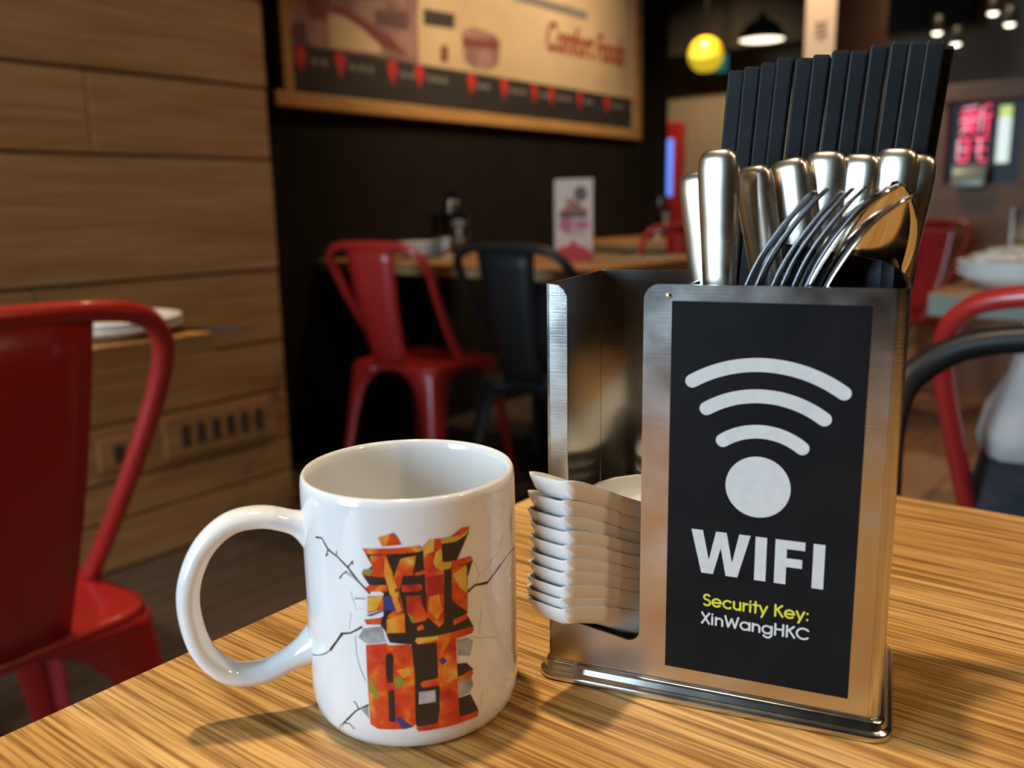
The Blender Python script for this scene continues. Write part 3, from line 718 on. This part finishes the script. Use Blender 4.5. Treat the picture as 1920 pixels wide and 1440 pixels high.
def glyph(ch):
    r = .33; A = arc
    return {
        'S': (.60, [A(.30, .745, .225, 35, 265, 10) + A(.30, .265, .255, 85, -145, 10)]),
        'e': (.78, [[(.06, .36), (.72, .36)], A(.39, .36, r, 2, 318, 16)]),
        'c': (.70, [A(.39, .36, r, 48, 312, 16)]),
        'u': (.66, [[(.09, .70), (.09, .30)] + A(.33, .28, .24, 180, 360, 8) + [(.57, .30), (.57, .70)], [(.57, .40), (.57, .03)]]),
        'r': (.42, [[(.09, .70), (.09, .03)], A(.33, .42, .24, 178, 75, 6)]),
        'i': (.22, [[(.10, .70), (.10, .03)], [(.10, .93), (.10, .95)]]),
        't': (.40, [[(.20, .98), (.20, .03)], [(.04, .69), (.36, .69)]]),
        'y': (.62, [[(.05, .70), (.31, .06)], [(.58, .70), (.20, -.26)]]),
        'K': (.68, [[(.10, .99), (.10, .03)], [(.58, .98), (.12, .50)], [(.26, .62), (.64, .03)]]),
        ':': (.28, [[(.14, .08), (.14, .10)], [(.14, .60), (.14, .62)]]),
        ' ': (.34, []),
        'X': (.66, [[(.06, .98), (.60, .03)], [(.60, .98), (.06, .03)]]),
        'n': (.66, [[(.09, .70), (.09, .03)], [(.09, .40)] + A(.33, .42, .24, 180, 0, 8) + [(.57, .03)]]),
        'W': (1.06, [[(.05, .98), (.28, .05), (.53, .80), (.78, .05), (1.01, .98)]]),
        'a': (.80, [A(.39, .36, r, 0, 360, 18), [(.72, .70), (.72, .03)]]),
        'g': (.80, [A(.39, .36, r, 0, 360, 18), [(.72, .70), (.72, .02)] + A(.42, -.02, .30, 0, -150, 9)]),
        'H': (.76, [[(.10, .99), (.10, .03)], [(.66, .99), (.66, .03)], [(.10, .55), (.66, .55)]]),
        'C': (.92, [A(.50, .51, .455, 45, 315, 18)]),
    }[ch]
def write(name, s_, x0, x1, zb, cap, m, wt=.15):
    tot = sum(glyph(c_)[0] + .07 for c_ in s_); k = (x1 - x0) / (tot * cap); x = x0
    for c_ in s_:
        adv, St = glyph(c_); P = []
        for q in St: P += stroke([(x + a * cap * k, zb + c2 * cap) for a, c2 in q], wt * cap)
        if P: flat_ink(name, P, m)
        x += (adv + .07) * cap * k
write('yellow_letter', 'Security Key:', 62.9, 101.9, 41.55, 4.55, 'print_yellow', .17)
write('white_letter', 'XinWangHKC', 62.4, 102.2, 34.0, 4.5, 'print_white', .175)

# ------------------------------------------------------------------ caddy contents (each piece stands in the caddy)
def in_caddy(o, mloc): o.matrix_world = CADDY @ mloc; return o
def CP(x, y, z): return CADDY @ Vector((x / 1000, y / 1000, z / 1000))
def frame_from(p_top, p_low, face):
    """local +Z from low to top, local +Y roughly along -face"""
    zax = (p_top - p_low).normalized(); xax = face.cross(zax) * -1; xax.normalize(); yax = zax.cross(xax)
    return Matrix(((xax.x, yax.x, zax.x, 0), (xax.y, yax.y, zax.y, 0), (xax.z, yax.z, zax.z, 0), (0, 0, 0, 1)))
RC = CADDY.to_3x3()
ordinal = ['leftmost', 'second', 'third', 'fourth', 'fifth', 'sixth', 'seventh', 'eighth', 'ninth', 'tenth', 'eleventh', 'rightmost']
# chopsticks: local origin at the thick top end, pointing down -Z
b = MB()
def sq(s_, z, rr_=.0009): return rrect(-s_, s_, -s_, s_, rr_, z, 2)
b.loft([sq(.0012, -.232, .0004), sq(.0022, -.225, .0006), sq(.0028, -.12), sq(.0032, -.02), sq(.0033, -.0012), sq(.0028, 0)], smooth=False)
chop0 = b.build('chopstick', 'chop', None, (0, 0, 0)); chops = []
tops = [(59.9, 243.4), (66.0, 244.4), (72.4, 245.4), (78.4, 246.9), (85.5, 246.2), (91.8, 246.9), (98.7, 247.9), (105.2, 247.4), (112.2, 249.0), (119.2, 249.4), (125.5, 248.9), (131.2, 249.0)]
for k, (x, z) in enumerate(tops):
    o = chop0 if k == 0 else chop0.copy()
    if k: col.objects.link(o)
    lean = .070 + .0012 * k; m_ = Matrix.Translation((x / 1000, .0602, z / 1000)) @ Matrix.Rotation(lean, 4, 'Y')
    in_caddy(o, m_); chops.append(o)
    w_ = {0: 'leftmost black chopstick of the row in the steel caddy', 11: 'rightmost black chopstick of the row in the steel caddy'}.get(k, '%s black chopstick from the left in the steel caddy' % ordinal[k])
    tag(o, w_, 'chopstick', 'chopsticks in the caddy')
o = chop0.copy(); col.objects.link(o); in_caddy(o, Matrix.Translation((.1345, .0665, .2475)) @ Matrix.Rotation(.088, 4, 'Y'))
tag(o, 'black chopstick half hidden behind the rightmost one of the row', 'chopstick', 'chopsticks in the caddy')

# table knives, handle end up
def make_knife():
    t = thing('table_knife', None, None)
    L = []
    for z, wd, th in ((-.100, .0052, .0030), (-.070, .0056, .0034), (-.040, .0066, .0040), (-.018, .0075, .0045), (-.008, .0077, .0046), (-.0035, .0073, .0042), (-.0012, .0062, .0034), (-.0002, .0042, .0022), (0, .0018, .0009)):
        L.append([(wd * math.copysign(abs(math.cos(a)) ** .75, math.cos(a)), th * math.copysign(abs(math.sin(a)) ** .85, math.sin(a)), z) for a in [2 * pi * k / 24 for k in range(24)]])
    MB().loft(L).build('handle', 'cutlery', t)
    bl = [(-.004, -.1), (.005, -.1), (.0085, -.125), (.009, -.18), (.004, -.195), (-.004, -.19), (-.0045, -.13)]
    MB().prism(bl, lambda a, c_, q: (a, q, c_), -.0006, .0006).build('blade', 'cutlery_bright', t)
    return t
kn0 = make_knife(); knives = []
K = [((46.2, 50, 204.4), (50.4, 50, 166.3), 'leftmost'), ((60.2, 20, 211.2), (62.0, 20, 162.5), 'tall near'), ((70.4, 34, 205.4), (76.0, 36, 171.6), 'third'), ((82.6, 40, 207.8), (87.0, 40, 185.6), 'fourth'),
     ((96.3, 45, 210.4), (96.0, 45, 191.4), 'fifth'), ((108.6, 46, 209.0), (107.4, 46, 190.0), 'sixth'), ((120.9, 46, 210.6), (118.5, 46, 163.0), 'seventh'), ((127.6, 50.0, 208.4), (122.2, 47, 163.0), 'rightmost')]
KL = ['leftmost table knife, mostly hidden behind the brightest handle', 'table knife with the brightest blue-white handle, nearest the camera', 'short table knife third from the left, beside the bright one', 'fourth table knife handle from the left, above the fork tips',
      'fifth table knife handle from the left, above the forks', 'sixth table knife handle from the left, behind the spoon edges', 'tall table knife handle directly behind the gold-toned spoon', 'rightmost table knife, narrow sliver at the caddy corner']
for k, (a, c_, _) in enumerate(K):
    t = kn0 if k == 0 else dup(kn0)
    pt, pw = CP(*a), CP(*c_); pt, pw = Vector(pt), Vector(pw)
    face = RC @ Vector((-.25 + .1 * math.sin(k * 2.1), -1, 0)).normalized()
    t.matrix_world = Matrix.Translation(pt) @ frame_from(pt, pw, face); knives.append(t)
    tag(t, KL[k], 'knife', 'table knives in the caddy')

# forks and spoons leaning with their heads curving to the right
def head_curve(P):   # list of (x, z) mm along the back of the head -> smooth points
    return cat_rom([Vector((a / 1000, 0, c_ / 1000)) for a, c_ in P], 5)
FK = [(55.0, 20.0), (60.0, 90.0), (67.0, 142.0), (73.4, 162.8), (78.0, 173.3), (84.0, 182.6), (89.9, 190.2), (94.9, 195.5)]
def make_fork():
    t = thing('table_fork', None, None)
    c_ = head_curve(FK); n_ = len(c_); cut = 12
    MB().tube([p_ for p_ in c_[:cut + 1]], [(.0016, .0042) if i > 8 else (.0018, .006) for i in range(cut + 1)], 10).build('handle', 'cutlery', t)
    for q in range(4):
        y = -.0087 + q * .0058
        P = [Vector((p_.x, y * min(1, .45 + .55 * i / 4), p_.z)) for i, p_ in enumerate(c_[cut - 2:])]
        m_ = len(P); MB().tube(P, [(.0011 * (1 - .3 * (i / m_) ** 3), .00062 * (1 - .3 * (i / m_) ** 3)) for i in range(m_)], 8).build('tine', 'fork_dark_reflect', t)
    return t
fk0 = make_fork(); FL = ['outermost table fork, its curved tines leftmost over the caddy edge', 'second table fork nested behind the outermost one', 'third table fork from the left of the nested row', 'fourth table fork from the left of the nested row', 'fifth table fork from the left of the nested row', 'innermost table fork next to the spoon edges']
for k, dx in enumerate((0, 3.9, 9.0, 12.6, 16.6, 20.8)):
    t = fk0 if k == 0 else dup(fk0)
    in_caddy(t, Matrix.Translation((dx / 1000, .0175, (0, .8, -.4, .9, 1.2, .4)[k] / 1000))); tag(t, FL[k], 'fork', 'table forks in the caddy')
def make_spoon(P, lat, hw, depth, nb):
    """table spoon: handle plus a cupped bowl on the last nb points of the curve; lat = direction across the bowl"""
    t = thing('table_spoon', None, None); c_ = cat_rom([Vector(p_) / 1000 for p_ in P], 5); cut = len(c_) - nb
    lat = Vector(lat).normalized()
    MB().tube(c_[:cut + 2], [(.0015, .0040)] * (cut + 2), 10).build('handle', 'cutlery', t)
    B = c_[cut:]; m_ = len(B); vs = []; fs = []; W = 12
    for i, p_ in enumerate(B):
        q = i / (m_ - 1); tn = (B[min(i + 1, m_ - 1)] - B[max(i - 1, 0)]).normalized(); nn = tn.cross(lat)
        e = min(1, .04 + q * .96); wd = hw * max(.05, (math.sin(pi * e ** .75)) ** .6 if e < 1 else .05)
        dp = depth * math.sin(pi * q) ** .8
        for j in range(W + 1):
            s_ = -1 + 2 * j / W; vs.append(p_ + lat * wd * s_ + nn * (dp * (s_ * s_)))
    for i in range(m_ - 1):
        for j in range(W): a = i * (W + 1) + j; fs.append((a, a + 1, a + W + 2, a + W + 1))
    MB().add(vs, fs, True).build('bowl', 'cutlery_bright', t, solid=.0010)
    return t
SPE = [(70, 0, 15), (76, 0, 80), (84, 0, 135), (92.4, 0, 162.8), (99.1, 0, 176.9), (106.4, 0, 186.9), (114.5, 0, 193.4), (122.2, 0, 197.1)]
s0 = make_spoon(SPE, (-.33, .944, 0), .007, -.001, 26); in_caddy(s0, Matrix.Translation((0, .0145, 0))); tag(s0, 'table spoon seen edge-on as a bright arc right of the forks', 'spoon', 'table spoons in the caddy')
s1 = dup(s0, label='second edge-on table spoon arc nested inside the first'); in_caddy(s1, Matrix.Translation((.0048, .0145, -.0035)))
SPB = [(92, 45, 12), (96, 44, 80), (102, 43, 128), (106, 42, 148), (109.5, 41, 161), (113.0, 39, 174), (116.8, 36, 187), (120.6, 33, 198.5)]
s2 = make_spoon(SPB, (.90, .40, .16), .0158, -.0050, 21); in_caddy(s2, Matrix.Identity(4))
tag(s2, 'gold-reflecting table spoon bowl facing the camera at the caddy corner', 'spoon', 'table spoons in the caddy')

# soup spoons stacked with their handles sticking out of the slot
def make_soup_spoon():
    rows_ = [(-.0275, .003, .0112, .0015), (-.0262, .0095, .0112, .0055), (-.0215, .0160, .0108, .0100), (-.011, .0208, .0102, .0132), (.000, .0212, .0100, .0136), (.011, .0180, .0104, .0130), (.0195, .0128, .0118, .0115),
             (.027, .0100, .0146, .0098), (.036, .0093, .0182, .0086), (.046, .0096, .0218, .0082), (.054, .0103, .0246, .0082), (.0585, .0104, .0258, .0080), (.0605, .0101, .0262, .0062), (.0622, .0096, .0264, .0034), (.0632, .0088, .0265, .0012)]
    L = []; t_ = .0021
    for x, wd, tp, hh in rows_:
        tt = min(t_, hh * .5, wd * .4); o_ = []
        outer = [(-wd, 0), (-wd * .96, -hh * .45), (-wd * .80, -hh * .85), (-wd * .45, -hh), (0, -hh * 1.0), (wd * .45, -hh), (wd * .80, -hh * .85), (wd * .96, -hh * .45), (wd, 0)]
        wi = wd - tt; hi = hh - tt
        inner = [(wi, 0), (wi * .95, -hi * .45), (wi * .76, -hi * .85), (wi * .4, -hi), (0, -hi), (-wi * .4, -hi), (-wi * .76, -hi * .85), (-wi * .95, -hi * .45), (-wi, 0)]
        L.append([(x, a, tp + c_) for a, c_ in outer + inner])
    return MB().loft(L).build('soup_spoon', 'spoon_ceramic')
ss0 = make_soup_spoon()
q = ss0.modifiers.new('bevel', 'BEVEL'); q.width = .0004; q.segments = 2; q.limit_method = 'ANGLE'
tipz = [.0461, .0499, .0548, .0604, .0652, .0708, .0760, .0811, .0875, .0953]
order = ['bottom', 'second', 'third', 'fourth', 'fifth', 'sixth', 'seventh', 'eighth', 'ninth', 'topmost']
soups = []
for k, tz in enumerate(tipz):
    o = ss0 if k == 0 else ss0.copy()
    if k: col.objects.link(o)
    dirx, diry = -.32, -.947; jx = random.uniform(-.0006, .0006); jy = random.uniform(-.0006, .0006)
    tilt = math.radians(-1.5 - .35 * k)
    ox, oy = .0094 - dirx * .0630 + jx, -.0293 - diry * .0630 + jy
    m_ = Matrix.Translation((ox, oy, tz - .0265 + .063 * math.sin(tilt))) @ Matrix.Rotation(math.atan2(diry, dirx) + random.uniform(-.02, .02), 4, 'Z') @ Matrix.Rotation(tilt, 4, 'Y')
    in_caddy(o, m_); soups.append(o)
    lab = {0: 'bottom white soup spoon of the stack in the caddy slot', 9: 'topmost white soup spoon of the stack, its bowl visible inside'}.get(k, '%s white soup spoon from the bottom of the stack' % order[k])
    tag(o, lab, 'spoon', 'soup spoons stacked in the caddy')

# ------------------------------------------------------------------ dressing of the tables behind
def caddy_copy(loc, rz, label, where, n_ch=5, n_kn=3, n_sp=4):
    c2 = dup(cad, loc, rz, label, skip=()); Mn = Matrix.Translation(loc) @ Matrix.Rotation(rz, 4, 'Z') @ CADDY.inverted()
    def put(src, lab, cat_, grp):
        c3 = dup(src) if src.type == 'EMPTY' else src.copy()
        if src.type != 'EMPTY': col.objects.link(c3)
        c3.matrix_world = Mn @ src.matrix_world.copy(); tag(c3, lab, cat_, grp)
    bpy.context.view_layer.update()
    for s_ in chops[1:12:max(1, 11 // n_ch)][:n_ch]: put(s_, 'black chopstick standing in the caddy ' + where, 'chopstick', 'chopsticks ' + where)
    for s_ in knives[1:8:2][:n_kn]: put(s_, 'knife handle standing in the caddy ' + where, 'knife', 'knives ' + where)
    for s_ in soups[0:8:2][:n_sp]: put(s_, 'white soup spoon poking out of the caddy ' + where, 'spoon', 'soup spoons ' + where)
    return c2
caddy_copy((-2.24, 2.50, TZ), math.radians(75), 'blurred steel caddy by the wall on the table under the poster', 'under the poster', 5, 3, 4)
caddy_copy((-2.24, 4.15, TZ), math.radians(75), 'tiny distant caddy on the far table at the dark wall end', 'on the far table', 4, 2, 3)
caddy_copy((-.405, 2.72, TZ), math.radians(8), 'blurred steel caddy on the right-hand table behind the plates', 'on the right-hand table', 5, 3, 0)

def plate_mesh(r, h_=.02):
    return MB().lathe([(.0005, .004), (r * .55, .004), (r * .60, .0), (r * .66, .0), (r * .8, h_ * .45), (r, h_), (r, h_ + .003), (r * .97, h_ + .003), (r * .78, h_ * .55 + .003), (r * .62, .007), (.0005, .007)], 40)
def plates(x, y, r, n_, lab, h_=.02, dz=.009, m='plate', z=TZ):
    for k in range(n_):
        o = plate_mesh(r, h_).build('plate', m, None, (x, y, z + k * dz)); tag(o, lab if n_ == 1 else '%s, %s' % (lab, ['lowest of the stack', 'second from below', 'third from below', 'top one'][k if k < n_ - 1 else 3]), 'plate', 'plates ' + lab.split()[-1])
plates(-2.36, 2.50, .075, 4, 'small cream plate under the poster', .022, .011)
plates(-1.36, .72, .115, 2, 'white plate on the small table by the panelled wall', .016, .010)
plates(-.29, 2.20, .135, 3, 'white plate on the right-hand table', .03, .012)
# crumpled napkin on the plates
b = MB(); R_ = random.Random(3); G = 13; vs = []
for i in range(G):
    for j in range(G):
        x, y = (i / (G - 1) - .5) * .17, (j / (G - 1) - .5) * .13
        rr_ = max(abs(i - 6), abs(j - 6)) / 6
        vs.append((x + R_.uniform(-.004, .004), y + R_.uniform(-.004, .004), .026 * (1 - rr_ ** 2) * R_.uniform(.5, 1.1) + .004 + R_.uniform(0, .006)))
b.add(vs, [(i * G + j, i * G + j + 1, (i + 1) * G + j + 1, (i + 1) * G + j) for i in range(G - 1) for j in range(G - 1)], True)
tag(b.build('paper_napkin', 'plate', None, (-.31, 2.18, TZ + .054), .3, solid=.0012), 'crumpled white paper napkin lying on the right-hand plates', 'napkin')
o = chop0.copy(); col.objects.link(o); o.matrix_world = Matrix.Translation((-1.40, .755, TZ + .0035)) @ Matrix.Rotation(math.radians(-64), 4, 'Z') @ Matrix.Rotation(math.radians(90), 4, 'X')
tag(o, 'black chopstick lying on the small table by the panelled wall', 'chopstick')

# menu card in its stand
mc = thing('menu_card', 'upright pale menu card with food pictures and red base on the poster table', 'menu', (-1.69, 2.56, TZ), math.radians(4))
M['card'] = mat('peach_card_stock', (.72, .50, .36), .5)
M['card_red'] = mat('scarlet_card_ink', (.62, .03, .03), .5)
M['card_food'] = noise_mat('brown_food_ink', [(.3, (.22, .07, .03)), (.7, (.50, .17, .07))], (1, 1, 1), 40, rough=.5)
M['card_rose'] = mat('rose_ink', (.46, .12, .15), .5)
MB().box((0, 0, .137), (.148, .004, .27)).build('card_panel', 'card', mc, bevel=.001)
cf = lambda P, m_, y=-.0022: MB().prism(P, lambda a, c_, q: (a, y - q, c_), 0, .0006).build('card_picture', m_, mc)
cf([(-.072, .003), (.072, .003), (.072, .03), (.05, .045), (.02, .052), (.0, .072), (-.02, .05), (-.05, .045), (-.072, .03)], 'card_red')
cf(arc(.028, .222, .026, 0, 350, 20), 'poster_purple')
cf([(-.055, .15), (.05, .15), (.062, .165), (.03, .185), (-.01, .21), (-.03, .205), (-.025, .185), (-.05, .168)], 'card_food')
cf([(-.058, .146), (.055, .143), (.05, .158), (-.055, .160)], 'poster_black', -.0030)
cf(arc(-.028, .122, .028, 0, 350, 16), 'card_rose'); cf([(.005, .105), (.06, .105), (.06, .135), (.005, .135)], 'card_rose')
cf([(-.03, .088), (.045, .088), (.045, .096), (-.03, .096)], 'poster_grey')
MB().box((0, 0, .006), (.13, .05, .012)).build('card_base', 'card_red', mc, bevel=.002)
# place setting on the right half of that table
M['paper'] = noise_mat('grey_placemat_print', [(.38, (.16, .13, .10)), (.62, (.45, .38, .29))], (1, 1, 1), 28, rough=.6)
tag(MB().box((0, 0, .0008), (.40, .30, .0016)).build('paper_placemat', 'paper', None, (-1.62, 2.78, TZ), .06), 'printed paper placemat on the poster table right of the menu card', 'placemat')
for k, (x, y, a) in enumerate(((-1.50, 2.68, .5), (-1.62, 2.84, .9))):
    t = dup(kn0); t.matrix_world = Matrix.Translation((x, y, TZ + .0064)) @ Matrix.Rotation(a, 4, 'Z') @ Matrix.Rotation(math.radians(90), 4, 'X')
    tag(t, ('nearer' if k == 0 else 'farther') + ' table knife lying on the printed placemat under the poster', 'knife', 'knives on the placemat')

# ------------------------------------------------------------------ person on the red chair (back to us, mostly out of frame)
def skin_mesh(name, V, E, m, parent, root=0, sub=2):
    me = bpy.data.meshes.new(name); me.from_pydata([v_[:3] for v_ in V], E, []); o = bpy.data.objects.new(name, me); col.objects.link(o)
    o.modifiers.new('skin', 'SKIN').use_smooth_shade = True
    for k, v_ in enumerate(V): me.skin_vertices[0].data[k].radius = (v_[3], v_[4] if len(v_) > 4 else v_[3]); me.skin_vertices[0].data[k].use_root = (k == root)
    s_ = o.modifiers.new('sub', 'SUBSURF'); s_.levels = sub; s_.render_levels = sub
    me.materials.append(m); o.parent = parent
    return o
M['skin'] = mat('skin', (.45, .26, .17), .5); M['hair'] = mat('black_hair', (.02, .015, .012), .5)
M['shirt'] = noise_mat('pale_grey_shirt_cloth', [(.35, (.42, .41, .42)), (.65, (.60, .57, .54))], (1, 1, 1), 12, rough=.85)
M['trousers'] = noise_mat('charcoal_trouser_cloth', [(.35, (.020, .022, .028)), (.65, (.032, .034, .042))], (1, 1, 1), 20, rough=.85)
pe = thing('person', 'seated person in pale shirt and dark trousers cut off by the right edge', 'person', (-.015, 1.33, 0))
body = [(0, 0, .56, .11), (0, .0, .72, .10), (.02, .04, .92, .10), (.03, .07, 1.06, .08), (.03, .08, 1.13, .05), (.03, .10, 1.20, .055), (.03, .11, 1.30, .075), (.03, .10, 1.37, .055),
        (-.10, .08, 1.05, .042), (-.12, .15, .87, .036), (-.10, .33, .82, .03), (-.08, .42, .80, .022), (.16, .08, 1.05, .042), (.19, .12, .86, .036), (.16, .32, .82, .03), (.13, .42, .80, .022),
        (-.10, .02, .53, .085), (-.12, .40, .52, .06), (-.12, .42, .12, .04), (-.12, .50, .04, .03), (.10, .02, .53, .085), (.12, .40, .52, .06), (.12, .42, .12, .04), (.12, .50, .04, .03)]
E_ = [(0, 1), (1, 2), (2, 3), (3, 4), (4, 5), (5, 6), (6, 7), (3, 8), (8, 9), (9, 10), (10, 11), (3, 12), (12, 13), (13, 14), (14, 15), (0, 16), (16, 17), (17, 18), (18, 19), (0, 20), (20, 21), (21, 22), (22, 23)]
skin_mesh('body', body, E_, M['skin'], pe)
def shell(name, loops, m):
    """clothing tube from stacked ellipses (cx, cy, z, rx, ry) with soft folds"""
    R_ = random.Random(len(loops)); L = []
    for k, (cx, cy, z, rx, ry) in enumerate(loops):
        L.append([(cx + rx * math.cos(a) * (1 + .03 * math.sin(5 * a + k)), cy + ry * math.sin(a) * (1 + .03 * math.sin(7 * a + 2 * k)), z + .012 * math.sin(3 * a)) for a in [2 * pi * j / 36 for j in range(36)]])
    return MB().loft(L).build(name, m, pe)
shell('shirt', [(0, -.01, .625, .20, .135), (0, -.01, .66, .198, .14), (.01, -.01, .72, .18, .135), (.015, .01, .80, .165, .13), (.02, .03, .92, .16, .13), (.03, .06, 1.02, .165, .115), (.03, .075, 1.08, .12, .085), (.03, .08, 1.12, .06, .06)], 'shirt')
for s_ in (-1, 1):
    MB().tube(cat_rom([(.03 + s_ * .12, .07, 1.06), (.03 + s_ * .155, .11, .98), (.035 + s_ * .15, .15, .88)], 4), .058, 14).build('sleeve', 'shirt', pe)
    MB().tube(cat_rom([(s_ * .09, .0, .55), (s_ * .115, .2, .545), (s_ * .12, .40, .525), (s_ * .12, .43, .45), (s_ * .12, .42, .16)], 5), .08, 16).build('trouser_leg', 'trousers', pe)
shell('trousers', [(0, -.0, .462, .15, .10), (0, -.01, .49, .195, .135), (0, -.01, .56, .205, .145), (0, -.01, .63, .185, .130), (0, 0, .70, .15, .11)], 'trousers')
skin_mesh('hair', [(0, .075, 1.25, .062), (0, .07, 1.33, .085), (0, .08, 1.40, .06)], [(0, 1), (1, 2)], M['hair'], pe, 1)
for s_ in (-1, 1): skin_mesh('shoe', [(s_ * .12, .40, .035, .04), (s_ * .12, .50, .035, .042), (s_ * .12, .58, .03, .032)], [(0, 1), (1, 2)], M['hair'], pe, 1, 1)
